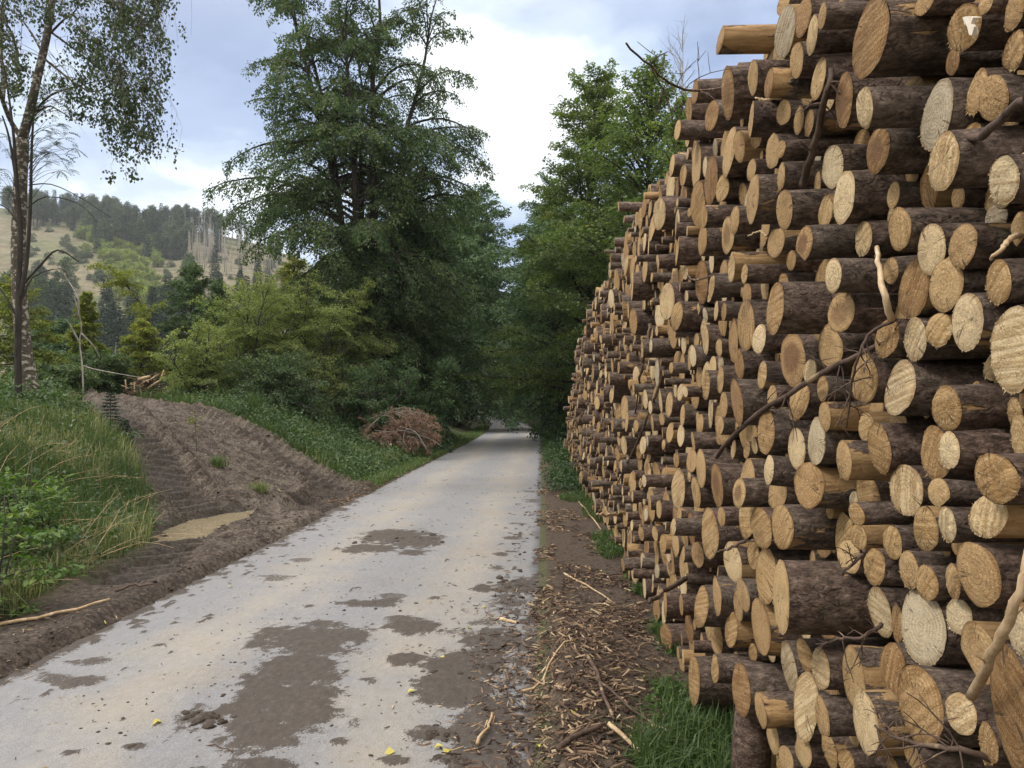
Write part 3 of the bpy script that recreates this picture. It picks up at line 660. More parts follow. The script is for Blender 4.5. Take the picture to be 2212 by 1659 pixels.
for i in fills:
    y, z, r = circ[i]
    t = rf.choice([.15, .3, .4, .45, .5, .5, .55, .6, .65, .75, .82, .95]) + rf.uniform(-.05, .05)
    p = -abs(rf.gauss(.10, .07)) if y < 4.2 else rf.gauss(.0, .055)
    if rf.random() < .06 and y > 4.6: p += .12
    logs.append(dict(x=AX-p, y=y, z=z, r=r, tone=t, heart=1. if rf.random() < .12 else 0., al=rf.gauss(.05, .09), p=p, hero=False))
def appar(h): return h['r']*2*F/h['y'] if -200 < project((h['x'], h['y'], h['z']))[0] < 2330 and -60 < project((h['x'], h['y'], h['z']))[1] < 1700 else 0
for h in logs: h['px'] = project((h['x'], h['y'], h['z'])); h['ap'] = appar(h)
logs.sort(key=lambda h: -h['ap'])
NIND = 300
def log_geo(h, rr, gb, ge, segs, rings, L, fringe):
    """bark into gb, sawn end into ge, coordinates relative to (x,y,z)"""
    r = h['r']; th = np.arange(segs)*2*math.pi/segs
    k1, k2, k3 = rr.uniform(-.07, .07), rr.uniform(-.04, .04), rr.uniform(-.025, .025); f1, f2, f3 = [rr.uniform(0, 6.3) for _ in range(3)]
    out = 1+k1*np.cos(2*th+f1)+k2*np.cos(3*th+f2)+k3*np.cos(5*th+f3)
    if rr.random() < .16:   # a flat or torn side
        a = rr.uniform(0, 6.3); out = np.minimum(out, (.72+.2*rr.random())/np.maximum(.2, np.cos(th-a)))
    out = out*np.array([1+rr.uniform(-.018, .018) for _ in th])
    ta = math.tan(h['al']); tb = math.tan(rr.gauss(0, .07))
    ty, tz = rr.gauss(0, .03), rr.gauss(0, .03)   # axis not quite square to the road
    xr = np.array([0, .012, .05, .12, .22, .36, .55, .85, L][:rings] if rings > 3 else [0, .25, L]); V = []
    seed = rr.random()
    for kx, xx in enumerate(xr):
        lump = 1+.05*(vnoise(th*3/math.pi*1.5+seed*50, th*0+xx*6+seed*90, 3)-.5)*2 if rings > 3 else 1
        R = r*out*lump*(1+.03*xx)
        cy, cz = R*np.cos(th), R*np.sin(th)
        off = -ta*cy-tb*cz if kx == 0 else (-ta*cy-tb*cz)*max(0, 1-xx/.6)
        V.append(np.stack([xx+off, cy+ty*xx, cz+tz*xx], -1))
    V = np.concatenate(V); n = len(xr)
    i = np.arange(n-1)[:, None]*segs; j = np.arange(segs)[None]; j2 = (j+1) % segs
    f4 = np.stack([i+j, i+segs+j, i+segs+j2, i+j2], -1).reshape(-1, 4)
    o = np.array((h['x'], h['y'], h['z']))
    st = rr.random(); bk = np.tile((max(0, min(1, rr.gauss(.35, .3))), (.72 if st < .11 else .1*st), seed), (len(V), 1))
    gb.add(V+o, None, f4, 0, bk=bk)
    # sawn end, the bark stands proud as a thin rim
    fr = [0, .38, .72, .95] if rings > 3 else [0, .95]
    E = []
    for q in fr:
        R = r*out*q; cy, cz = R*np.cos(th), R*np.sin(th)
        dx = -ta*cy-tb*cz - .004*(q < .9)
        if rings > 3: dx = dx + np.array([rr.uniform(-.0015, .0015) for _ in th])*(q > 0)
        E.append(np.stack([dx-.001, cy, cz], -1)[:1] if q == 0 else np.stack([dx-.001, cy, cz], -1))
    R = r*out*1.004; cy, cz = R*np.cos(th), R*np.sin(th); E.append(np.stack([-ta*cy-tb*cz-.0005, cy, cz], -1))
    E = np.concatenate(E); m = len(fr)
    f3 = [(0, 1+(a+1) % segs, 1+a) for a in range(segs)]
    f4 = []
    for b in range(m-1):
        for a in range(segs): f4.append((1+b*segs+a, 1+b*segs+(a+1) % segs, 1+(b+1)*segs+(a+1) % segs, 1+(b+1)*segs+a))
    wuv = np.stack([E[:, 1]/r, E[:, 2]/r, np.full(len(E), seed)], -1)
    wt = np.tile((h['tone'], h['heart']*rr.uniform(.6, .95), r), (len(E), 1))
    ge.add(E+o, f3, f4, 0, wuv=wuv, wtone=wt)
    if fringe and rr.random() < .7:   # frayed fibres along the lower edge of the cut
        FV = []; 
        for _ in range(int(30+r*700)):
            a = rr.gauss(-math.pi/2, 1.25); Rr = r*np.interp(a % (2*math.pi), np.append(th, 2*math.pi), np.append(out, out[0]))
            l = (min(.010, abs(rr.gauss(0, .0019))+.0005))*max(.1, 2.2*vnoise(np.array([a*1.6+seed*40]), np.array([seed*9.]), 5)[0]-.35); wd = rr.uniform(.0007, .0018)
            er = np.array((0, math.cos(a), math.sin(a))); et = np.array((0, -math.sin(a), math.cos(a)))
            b = er*Rr*.985; b[0] = -ta*b[1]-tb*b[2]-.001
            tip = b+er*(l+Rr*.02)+np.array((-rr.uniform(-.1, .8)*l, 0, -rr.uniform(0, .5)*l))+et*rr.gauss(0, l*.35)
            FV += [b-et*wd, b+et*wd, tip]
        FV = np.array(FV); k = len(FV)//3
        ge.add(FV+o, np.arange(len(FV)).reshape(-1, 3), None, 0, wuv=np.stack([FV[:, 1]/r*.8, FV[:, 2]/r*.8, np.full(len(FV), seed)], -1), wtone=np.tile((min(.82, h['tone']+.15), 0, r), (len(FV), 1)))
LR = random.Random(77)
LMK = [((1880+2, 135), 'high massive log', 'massive log with a wide reddish gold sawn end near the top edge of the photo'),
       ((1618, 85), 'log jutting into the sky', 'grey barked log jutting far out into the sky at the top left of the pile'),
       ((2023, 249), 'tall grey oval log', 'tall log with a pale grey oval sawn end high in the pile at right'),
       ((1693, 77), 'weathered grey top log', 'log with a weathered grey slanting sawn end beside the one jutting into the sky'),
       ((2038, 349), 'ringed log', 'pale log with clear rings pushed out under the tall grey oval one'),
       ((1894, 326), 'dark hearted high log', 'thick log with a dark brown rotten heart high in the pile'),
       ((1945, 837), 'cream log with peeled bark', 'cream ended log with an inner ring and dark peeled bark jutting out at right'),
       ((1675, 666), 'mossy striped log', 'thick mossy barked log with a diagonally striped end at mid height'),
       ((1746, 1076), 'crumbly gold log', 'massive log with a crumbly golden fibrous end right of centre'),
       ((2160, 752), 'huge pale log', 'huge pale log with a frayed edge at the right border of the photo'),
       ((1688, 1286), 'long barked log', 'massive log jutting far out so that its long dark bark shows, low in the pile'),
       ((1993, 1352), 'split grey log', 'large grey weathered log with cracks running across its sawn end'),
       ((2191, 1532), 'corner giant', 'giant brown ended log in the bottom right corner'),
       ((1990, 1520), 'ringed low log', 'large log with a broad ring around its golden brown end low in the pile'),
       ((2115, 1240), 'large striped gold log', 'large golden log with slanting saw stripes low at the right'),
       ((1592, 867), 'narrow orange log', 'narrow tall orange brown sawn end with a long bark side near the long fallen branch'),
       ((1712, 776), 'grey hearted log', 'large oval log with a dull grey brown heart above the long fallen branch'),
       ((1565, 1000), 'violet hearted log', 'upright oval log end with a dark violet heart and pale rim'),
       ((1850, 820), 'recessed ring log', 'round log end framed by a deep ring of bark left of the cream one'),
       ((1563, 200), 'silhouette log', 'dark hearted log on the left outline of the pile against the trees')]
ind = logs[:NIND]; rest = logs[NIND:]
lm_of = []
for (px, py), short, full in LMK:
    cand = [h for h in ind if 'lab' not in h]
    b = min(cand, key=lambda h: math.hypot(h['px'][0]-px, h['px'][1]-py) - h['ap']*.25)
    b['lab'] = full; lm_of.append((b, short))
def size_word(h): return 'slim' if h['r'] < .040 else 'medium' if h['r'] < .062 else 'thick' if h['r'] < .09 else 'massive'
def tone_word(h):
    if h['heart']: return 'dark hearted'
    t = h['tone']; return 'orange brown' if t < .27 else 'golden brown' if t < .45 else 'golden' if t < .58 else 'pale yellow' if t < .72 else 'cream' if t < .88 else 'greyish'
OCT = ['right of', 'upper right of', 'above', 'upper left of', 'left of', 'lower left of', 'below', 'lower right of']
ORD = ['nearest', 'second', 'third', 'fourth', 'fifth', 'sixth', 'seventh', 'eighth', 'ninth', 'tenth', 'eleventh', 'twelfth', 'thirteenth', 'fourteenth', 'fifteenth', 'sixteenth']
grp = {}
for h in ind:
    if 'lab' in h: continue
    b, short = min(lm_of, key=lambda q: math.hypot(q[0]['px'][0]-h['px'][0], q[0]['px'][1]-h['px'][1]))
    dx, dy = h['px'][0]-b['px'][0], b['px'][1]-h['px'][1]
    o = int(round(math.degrees(math.atan2(dy, dx))/45)) % 8
    grp.setdefault((short, o, size_word(h), tone_word(h)), []).append((math.hypot(dx, dy), id(h), h))
for (short, o, sw, tw), lst in grp.items():
    lst.sort()
    for k, (_, _, h) in enumerate(lst):
        n = '' if len(lst) == 1 else ORD[min(k, 15)]+' '
        h['lab'] = f"{n}{sw} log, {tw} sawn end, {OCT[o]} the {short}"
for h in ind:
    gb, ge = Geo(), Geo()
    big = h['ap'] > 55
    log_geo(h, LR, gb, ge, 36 if big else 24, 9, 2.4, h['y'] < 7.5)
    loc = (h['x'], h['y'], h['z'])
    lo = tag(gb.build('log', M['bark'], loc=loc), h['lab'], 'log', 'sawn logs of the roadside pile')
    e = ge.build('sawn_end', M['end'], loc=loc); e.parent = lo; e.location = (0, 0, 0)
gb = Geo()
for h in rest:
    log_geo(h, LR, gb, gb, 18 if h['y'] < 8 else 12, 3, 2.4, 2.5 < h['y'] < 7.5)
# both materials in one mesh: the first add of each pair is bark
st4 = gb.m4; k = 0
for q in range(len(gb.m4)): 
    gb.m4[q] = np.full(len(gb.F4[q]), q % 2)
gb.m3 = [np.full(len(f), 1) for f in gb.F3]
tag(gb.build('log_pile', [M['bark'], M['end']], smooth=True), 'smaller and farther sawn logs of the long roadside pile', 'log pile', kind='stuff')
# ------------------------------------------------------------------ foliage helpers
def leaf_geo(g, P, D, N, L, W, tone, mat=0, fold=.14):
    n = len(P); D = unit(D); S = unit(np.cross(D, N)); N2 = np.cross(S, D)
    L = np.broadcast_to(L, (n,))[:, None]; W = np.broadcast_to(W, (n,))[:, None]
    a = P+D*L*.42+S*W*.5+N2*W*fold; b = P+D*L*.42-S*W*.5+N2*W*fold; t = P+D*L-N2*L*.10
    V = np.stack([P, a, t, b], 1).reshape(-1, 3); k = np.arange(n)*4
    f = np.stack([np.stack([k, k+1, k+2], -1), np.stack([k, k+2, k+3], -1)], 1).reshape(-1, 3)
    g.add(V, f, None, mat, tone=np.repeat(tone, 4))
def ground_z(x, y): return float(terrain(np.array([float(x)]), np.array([float(y)]))[0])
def bez(p, d, L, droop, n, wob, r):
    """a bending branch: start p, direction d, length L"""
    pts = [np.array(p, float)]; d = np.array(d, float)
    for i in range(n):
        d = unit(d + np.array((0, 0, -droop/n)) + r.normal(0, wob, 3)); pts.append(pts[-1]+d*L/n)
    return np.array(pts)
def grow(seed, H, R, clear, nl, nleaf, leaf, r0, env=None, stems=1, spread=.12, up=.9, low=.1, droop=.8, subs=9, wmul=.16, flat=.5, hang=0., twig=True, lean=(0, 0), gap=0., sublen=.42, lsides=5, topness=1.0, thin=1.0):
    """returns trunk Geo, crown Geo; local coordinates, base at the origin"""
    r = np.random.default_rng(seed); wood, crown = Geo(), Geo()
    env = env or (lambda t: math.sin(math.pi*min(1, (t+.12)/1.12)**.75)**.7)
    st = []
    for s in range(stems):
        h = H*(1-.22*s/max(1, stems)*r.uniform(.4, 1.2)); k = 12; z = np.linspace(0, 1, k)
        a = r.uniform(0, 6.28); sp = spread*h*(s > 0)*r.uniform(.6, 1.2)
        wob = np.cumsum(r.normal(0, .012*h, (k, 2)), 0)*z[:, None]
        P = np.stack([math.cos(a)*sp*z**1.3+wob[:, 0]+lean[0]*z*h+.12*r0*math.cos(a)*s*3, math.sin(a)*sp*z**1.3+wob[:, 1]+lean[1]*z*h+.12*r0*math.sin(a)*s*3, z*h], -1)
        rr = r0*(.75 if s else 1)*(1-z)**.85+.012*thin; rr[0] *= 1.35
        wood.tube(P, rr, 9, tone=np.full(9*k+2, .5)); st.append((P, rr, h))
    LP, LD, LN, LT = [], [], [], []
    tot = 0; todo = []
    for i in range(nl):
        P, rr, h = st[r.integers(len(st))]
        t = clear + (1-clear)*((i+r.random())/nl)**.9; t = min(t, .985)
        q = t*(len(P)-1); k = min(int(q), len(P)-2); base = P[k]*(1-(q-k))+P[k+1]*(q-k)
        rb = np.interp(q, np.arange(len(rr)), rr)
        az = 2.39996*i + r.normal(0, .35)
        tt = (t-clear)/(1-clear)
        L = R*env(tt)*r.uniform(.65, 1.15)
        if L < .15*R: L = .15*R*r.uniform(.8, 1.3)
        pit = low+(up-low)*tt+r.normal(0, .12)
        d = np.array((math.cos(az)*math.cos(pit), math.sin(az)*math.cos(pit), math.sin(pit)))
        B = bez(base, d, L, droop, 7, .06, r)
        br = max(.012*thin, min(rb*.6, .02*L+.008*thin))*(1-np.linspace(0, 1, 8))**.7+.005*thin
        wood.tube(B, br, lsides, cap=False, tone=np.full(lsides*8, .5))
        todo.append((B, .35*L, 1.))
        m = max(2, int(subs*(.4+.6*L/R)))
        for j in range(m):
            s = .22+.76*(j+r.random())/m; q2 = s*7; k2 = min(int(q2), 6)
            p = B[k2]*(1-(q2-k2))+B[k2+1]*(q2-k2); dd = unit(B[k2+1]-B[k2])
            sd = unit(np.cross(dd, (0, 0, 1)))*(1 if j % 2 else -1)
            d2 = unit(dd*r.uniform(.35, .9)+sd*r.uniform(.5, 1)+np.array((0, 0, r.normal(.05, .25))))
            l2 = sublen*L*(1.15-s*.75)*r.uniform(.6, 1.3)
            C = bez(p, d2, l2, droop*.8+hang, 5, .07, r)
            if twig: wood.tube(C, np.linspace(.010, .003, 6)*max(.6, min(2, L/3))*thin, 3, cap=False, tone=np.full(18, .5))
            if r.random() > gap: todo.append((C, l2, 1.))
            if hang > .3:   # hanging strands
                for _ in range(3):
                    q3 = r.uniform(1, 5); k3 = min(int(q3), 4); p3 = C[k3]*(1-(q3-k3))+C[k3+1]*(q3-k3)
                    E = bez(p3, unit(r.normal(0, .5, 3)+np.array((0, 0, -.4))), l2*r.uniform(.5, 1.3), 2.4, 5, .08, r)
                    wood.tube(E, np.linspace(.004, .0015, 6), 3, cap=False, tone=np.full(18, .5))
                    todo.append((E, np.linalg.norm(E[-1]-E[0])+.1, .35))
    tl = np.array([q[1] for q in todo]); cnt = np.maximum(1, r.poisson(nleaf*tl/tl.sum()))
    for (C, l, wm), n in zip(todo, cnt):
        u = r.random(n)**.75; q = u*(len(C)-1); k = np.minimum(q.astype(int), len(C)-2); f = (q-k)[:, None]
        p = C[k]*(1-f)+C[k+1]*f; dd = unit(C[k+1]-C[k])
        sd = unit(np.cross(dd, np.array((0, 0, 1.0)))+1e-6)
        lat = r.normal(0, 1, n)*wmul*l*wm*(1.1-u*.6)+r.normal(0, leaf*.5, n)
        p = p+sd*lat[:, None]+np.stack([r.normal(0, leaf*.4, n), r.normal(0, leaf*.4, n), r.normal(0, leaf*(.8-.4*flat), n)-np.abs(lat)*.25], -1)
        dv = unit(dd*.6+sd*np.sign(lat)[:, None]*.9+r.normal(0, .45, (n, 3))+np.array((0, 0, -.25-hang)))
        nv = unit(np.array((0, 0, 1.0))*flat*2+r.normal(0, .55, (n, 3)))
        tb = r.normal(.42, .13)
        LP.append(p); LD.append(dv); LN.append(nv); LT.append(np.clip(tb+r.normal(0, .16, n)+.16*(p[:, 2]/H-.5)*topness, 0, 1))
    P = np.concatenate(LP); n = len(P); sz = leaf*r.uniform(.65, 1.35, n)
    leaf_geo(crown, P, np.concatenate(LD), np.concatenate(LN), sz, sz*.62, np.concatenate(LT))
    return wood, crown
def plant(name, wood, crown, wm, cm, loc, label, cat, group=None, rz=0., part=('trunk', 'crown')):
    e = empty(name, loc, label, cat, group); e.rotation_euler = (0, 0, rz)
    if wood is not None: wood.build(part[0], M[wm], e)
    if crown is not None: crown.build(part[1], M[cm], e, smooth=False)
    return e
def spot(px, Y, dz=0.):
    x = (px-1171)/F*Y; return (x, Y, ground_z(x, Y)-.08+dz)
def topz(py, Y): return CAMZ+(878-py)/F*Y

# ------------------------------------------------------------------ the big beech and its neighbours
def benv(t): return (.45+.55*min(1, t/.32))*(.72+.28*math.sin(math.pi*min(1, t*1.6)))*(1-max(0, t-.5)/.5*.40)
L0 = spot(800, 29)
w, c = grow(3, topz(-130, 29)-L0[2], 5.0, .08, 230, 190000, .098, .24, env=benv, stems=6, spread=.16, up=1.25, low=.35, droop=1.6, subs=12, wmul=.20, flat=.3, hang=.25, gap=.10, sublen=.42)
plant('beech_tree', w, c, 'trunk_d', 'beech', L0, 'tall many stemmed beech standing against the sky in the centre, higher than the photo', 'tree')
def bigtree(px, Y, top, R, seed, label, mat='beech_d', clear=.06, n=36000, leaf=.15, nl=110, grp=None, **kw):
    L = spot(px, Y); H = topz(top, Y)-L[2]
    w, c = grow(seed, H, R, clear, nl, n, leaf, .012*H, **dict(dict(up=1.15, low=.25, droop=1.25, subs=10, flat=.6, wmul=.24, sublen=.45), **kw))
    return plant('beech_tree', w, c, 'trunk_d', mat, L, label, 'tree', grp)
bigtree(880, 33, 450, 3.6, 21, 'dark bushy beech right behind the withered branch heap', clear=.02, n=46000, leaf=.115)
bigtree(850, 32, 300, 4.2, 31, 'dense beech filling the gap right of the tall beech trunk', clear=.05, n=46000, leaf=.115, mat='beech')
bigtree(985, 48, 470, 5.2, 22, 'dark beech leaning over the left side of the road bend', clear=.05, n=34000, leaf=.17)
bigtree(1285, 33, 195, 5.4, 24, 'pale green beech with feathery side sprays right of the road, beside the pale sky', mat='beech_l', clear=.06, n=105000, leaf=.12, low=.35, droop=.7, env=lambda t: (1.0-.72*t**1.3), gap=.08)
bigtree(1410, 27, 130, 4.2, 25, 'yellowish topped tree peeping over the left outline of the log pile', mat='beech_l', clear=.06, n=60000, leaf=.12, up=1.3, low=.4, droop=.4, gap=.1)
bigtree(1175, 52, 440, 5.0, 26, 'dark beech whose boughs hang over the right edge of the road bend', clear=.12, n=34000, leaf=.18)
bigtree(1210, 38, 500, 3.4, 27, 'low beech boughs beside the far end of the log pile', clear=.05, n=26000, leaf=.14)
bigtree(1530, 21, 190, 2.2, 28, 'slim tree mostly hidden behind the upper logs', mat='beech_l', clear=.1, n=16000, leaf=.11, up=1.3, low=.5, droop=.3, gap=.2)
# bare twiggy top beside it
L = spot(1475, 25); r = np.random.default_rng(8); w = Geo(); H = topz(75, 25)-L[2]
w.tube([(0, 0, 0), (.05, 0, H*.4), (0, .05, H*.7), (.05, 0, H)], [.09, .07, .04, .006], 6)
for i in range(46):
    z = H*(.55+.43*r.random()); a = r.uniform(0, 6.28); B = bez((.03, 0, z), (math.cos(a)*.6, math.sin(a)*.6, 1.), r.uniform(.8, 1.9)*(1.25-z/H*.7), -.2, 5, .08, r)
    w.tube(B, np.linspace(.014, .004, 6), 4, cap=False)
    for j in range(4):
        q = B[r.integers(1, 5)]; w.tube(bez(q, unit(B[-1]-B[0])+r.normal(0, .45, 3), r.uniform(.3, .8), -.2, 3, .06, r), [.006, .005, .004, .003], 3, cap=False)
e = empty('bare_tree', L, 'leafless twiggy tree top behind the upper left logs', 'tree'); w.build('trunk', M['grey'], e)

# dark forest where the road disappears
protos = []
for k, (H, R, cl, sd) in enumerate(((19, 4.4, .30, 41), (22, 4.8, .36, 42), (15, 4.0, .10, 43))):
    w, c = grow(sd, H, R, cl, 54, 21000, .24, .2, up=.95, low=.05, droop=.6, subs=8, flat=.9, wmul=.22)
    protos.append((w, c))
FL = ['tall forest beech with a bare lower trunk in the dark stand around the road bend', 'tallest kind of forest beech with a thick bare trunk in the dark stand', 'leafy lower forest beech in the dark stand around the road bend']
made = {}; fr = np.random.default_rng(19); placed = []
cand = []
for _ in range(900):
    y = fr.uniform(50, 150); x = fr.uniform(-26, 30); u = x-road_shift(y)
    if -4.6 < u < 2.2: continue
    px = 1171+F*x/y
    if px < 860 or px > 1450: continue
    if x > 6 and y > 105: continue
    cand.append((x, y))
for x, y in cand:
    if all(math.hypot(x-a, y-b) > 4.1 for a, b in placed): placed.append((x, y))
placed = sorted(placed, key=lambda q: q[1])[:110]+[(float(road_shift(y0))+4+x0, y0) for y0 in (150, 158) for x0 in range(-22, 16, 4)]+[(x0, 132) for x0 in (-7.5, -4.5, -1, 3, 7)]
for n, (x, y) in enumerate(placed):
    k = int(fr.integers(3)) if 62 < y < 128 else 2
    loc = (x, y, ground_z(x, y)-.1); s = fr.uniform(.85, 1.12); rz = fr.uniform(0, 6.28)
    if k not in made:
        made[k] = plant('forest_beech', protos[k][0], protos[k][1], 'trunk_d', 'beech_d', loc, FL[k], 'tree', 'trees of the dark forest at the bend', rz)
        made[k].scale = (s,)*3
    else: copy_tree(made[k], loc, rz, s)
# thin dark stems in the gloom
st = None
for n in range(34):
    y = fr.uniform(58, 120); u = fr.choice([fr.uniform(2.2, 9), fr.uniform(-9, -4.6)]); x = u+float(road_shift(y)); loc = (x, y, ground_z(x, y)-.1)
    if st is None:
        w = Geo(); w.tube([(0, 0, 0), (.1, 0, 3), (.05, .1, 7), (.15, 0, 12)], [.16, .13, .11, .05], 8)
        st = tag(w.build('tree_trunk', M['trunk_d']), 'slender dark trunk standing in the gloom under the trees at the bend', 'tree trunk', 'slender trunks in the forest gloom'); st.location = loc
    else: copy_tree(st, loc, fr.uniform(0, 6), fr.uniform(.7, 1.3))

# ------------------------------------------------------------------ birch and saplings at the left
L = spot(58, 13); by = L[1]
def bp(px, py, dy=0.): 
    q = at_y(px, py, by+dy); return q-np.array(L)
r = np.random.default_rng(12); wood, crown = Geo(), Geo(); bs = by/13.; print('birch at', L)
T1 = np.array([(0, 0, -.1), bp(52, 760), bp(40, 560), bp(44, 400), bp(48, 300)]); wood.tube(smooth_path(T1, 14), np.linspace(.135, .105, 14)*bs, 12)
k = by/F
T2 = smooth_path([bp(48, 300), bp(62, 250), bp(85, 150), bp(108, 40), bp(122, -120), bp(130, -300)], 14); wood.tube(T2, np.linspace(.088, .04, 14)*bs, 9)
T3 = smooth_path([bp(48, 300), bp(25, 265), bp(5, 215, -.3), bp(-25, 120, -.6), bp(-60, -80, -.8)], 10); wood.tube(T3, np.linspace(.05, .025, 10)*bs, 8)
T4 = smooth_path([bp(5, 215, -.3), bp(8, 180, .3), bp(2, 100, .5), bp(10, -60, .6)], 8); wood.tube(T4, np.linspace(.04, .02, 8), 6)
BR = []
for a in [[(110, 70), (140, 40), (165, 20), (190, -40)], [(108, 68), (165, 110), (215, 150), (258, 190)], [(100, 130), (150, 170), (200, 200), (245, 178), (262, 172)], [(70, 245), (110, 205), (160, 188), (230, 170)],
          [(118, -20), (180, -30), (250, 10), (300, 60)], [(120, -80), (190, -110), (270, -70), (330, 10)], [(95, 120), (60, 60), (20, 20), (-30, 30)], [(40, 120), (20, 60), (-10, 40), (-40, 70)], [(115, 10), (60, -30), (10, -20), (-20, 40)], [(125, -140), (210, -170), (290, -120), (345, -40)], [(60, 260), (100, 230), (130, 240), (160, 260)]]:
    dy0 = r.uniform(-.5, .5)
    P = smooth_path([bp(x, y, dy0*i/2) for i, (x, y) in enumerate(a)], 10); wood.tube(P, np.linspace(.024, .006, 10)*bs, 5, cap=False); BR.append(P)
strands = []   # anchor px, py, end py, leaf count
for cx, y0, y1, n, sx in [(300, -60, 120, 30, 34), (320, 30, 330, 22, 22), (288, 150, 285, 16, 26), (270, 230, 340, 8, 14), (250, 120, 250, 12, 22), (215, 60, 190, 14, 26), (225, 150, 300, 9, 18), (190, 60, 130, 10, 24), (180, 170, 240, 7, 12), (150, -10, 50, 8, 20), (240, -80, 60, 18, 30), (70, -60, 40, 8, 26), (25, -60, 60, 16, 24), (0, 20, 170, 16, 18), (20, 100, 210, 9, 14), (330, -120, 10, 9, 16), (265, -20, 110, 16, 26), (120, 140, 230, 6, 14), (40, 130, 170, 5, 14), (128, 150, 200, 5, 10), (345, -120, 80, 7, 10)]:
    for _ in range(int(n*1.25)):
        px = cx+r.normal(0, sx*.95); dy = r.uniform(-.9, .9); a = y0+r.uniform(-20, 30); b = y1+r.normal(0, 26)
        if b < a+20: b = a+20
        p = bp(px, a, dy); e = bp(px+r.normal(8, 20), b, dy+r.normal(0, .3)); m = (p*.6+e*.4)+r.normal(0, .13, 3); m2 = (p*.3+e*.7)+r.normal(0, .12, 3)
        P = smooth_path([p, m, m2, e], 8); wood.tube(P, np.linspace(.004, .0015, 8), 3, cap=False)
        q = min(BR, key=lambda B: np.linalg.norm(B-p, axis=1).min()); q = q[np.argmin(np.linalg.norm(q-p, axis=1))]
        wood.tube(smooth_path([q, (q+p)/2+np.array((0, 0, .06)), p], 5), np.linspace(.007, .004, 5), 3, cap=False)
        nc = r.integers(1, 4); per = r.integers(6, 34); nl = int(nc*per); cc = r.uniform(.15, 1, nc)
        u = np.clip(np.repeat(cc, per)+r.normal(0, .07, nl), 0, 1)*6.99; kk = np.minimum(u.astype(int), 6); f = (u-kk)[:, None]
        lp = P[kk]*(1-f)+P[kk+1]*f+np.repeat(r.normal(0, .05, (nc, 3)), per, 0)+r.normal(0, .05, (nl, 3)); sz = r.uniform(.04, .075, nl)
        leaf_geo(crown, lp, np.array((0, 0, -1.))+r.normal(0, .45, (nl, 3)), r.normal(0, 1, (nl, 3)), sz, sz*.8, np.clip(r.normal(.42, .2, nl), 0, 1))
for o in (wood,): o.A = {}
plant('birch_tree', wood, crown, 'birchbark', 'birch', L, 'birch with rough pale trunk and hanging leafy strands at the left edge', 'tree')
# forked dark rowan in front of the birch
wood, crown = Geo(), Geo(); L = spot(36, 12.4); by = L[1]; print('rowan at', L); wood2 = []
for P, r0, r1 in ([(40, 880), (38, 700), (44, 500), (36, 400), (30, 300), (18, 200), (2, 110)], .062, .006), ([(44, 640), (58, 560), (66, 430), (68, 330), (75, 200)], .042, .014), ([(36, 400), (20, 300), (5, 250)], .025, .012), ([(45, 620), (90, 570), (125, 540), (170, 570-5)], .022, .012), ([(38, 690), (12, 640), (-20, 600)], .018, .008), ([(58, 450), (100, 425), (170, 440), (210, 480)], .012, .004), ([(62, 400), (110, 398), (170, 425), (240, 470)], .012, .004), ([(36, 480), (15, 450), (-10, 440)], .014, .006), ([(44, 660), (70, 600), (130, 580), (148, 600)], .014, .006):
    wood.tube(smooth_path([bp(x, y, 0) for x, y in P], 10), np.linspace(r0, r1, 10)*bs, 7, cap=False)
for i in range(60):    # pinnate fronds on thin side twigs
    px, py = r.uniform(60, 165), r.uniform(190, 370)
    if r.random() < .3: px, py = r.uniform(-10, 30), r.uniform(250, 420)
    dy = r.uniform(-.5, .5); b = bp(px, py, dy); root = bp(62 if px > 50 else 34, py+r.uniform(20, 70), 0)
    tw = smooth_path([root, (root+b)/2+np.array((0, 0, .08)), b], 7); wood.tube(tw, np.linspace(.006, .002, 7), 3, cap=False)
    for _ in range(3):
        d = unit(np.array((r.normal(.3 if px > 50 else -.3, .6), r.normal(0, .6), r.normal(-.1, .3)))); l = r.uniform(.12, .2)
        ax = bez(b, d, l, .6, 5, .04, r); wood.tube(ax, np.full(6, .0016), 3, cap=False)
        for q in range(1, 6):
            sd = unit(np.cross(d, (0, 0, 1.)))
            for sgn in (-1, 1):
                leaf_geo(crown, ax[q][None], (sd*sgn+d*.35)[None], np.array([(0, 0, 1.)])+r.normal(0, .2, (1, 3)), np.array([.055]), np.array([.017]), np.array([r.uniform(.2, .6)]))
plant('rowan_sapling', wood, crown, 'trunk_d', 'birch', L, 'forked dark stemmed sapling with sparse feather leaves right before the birch', 'tree')
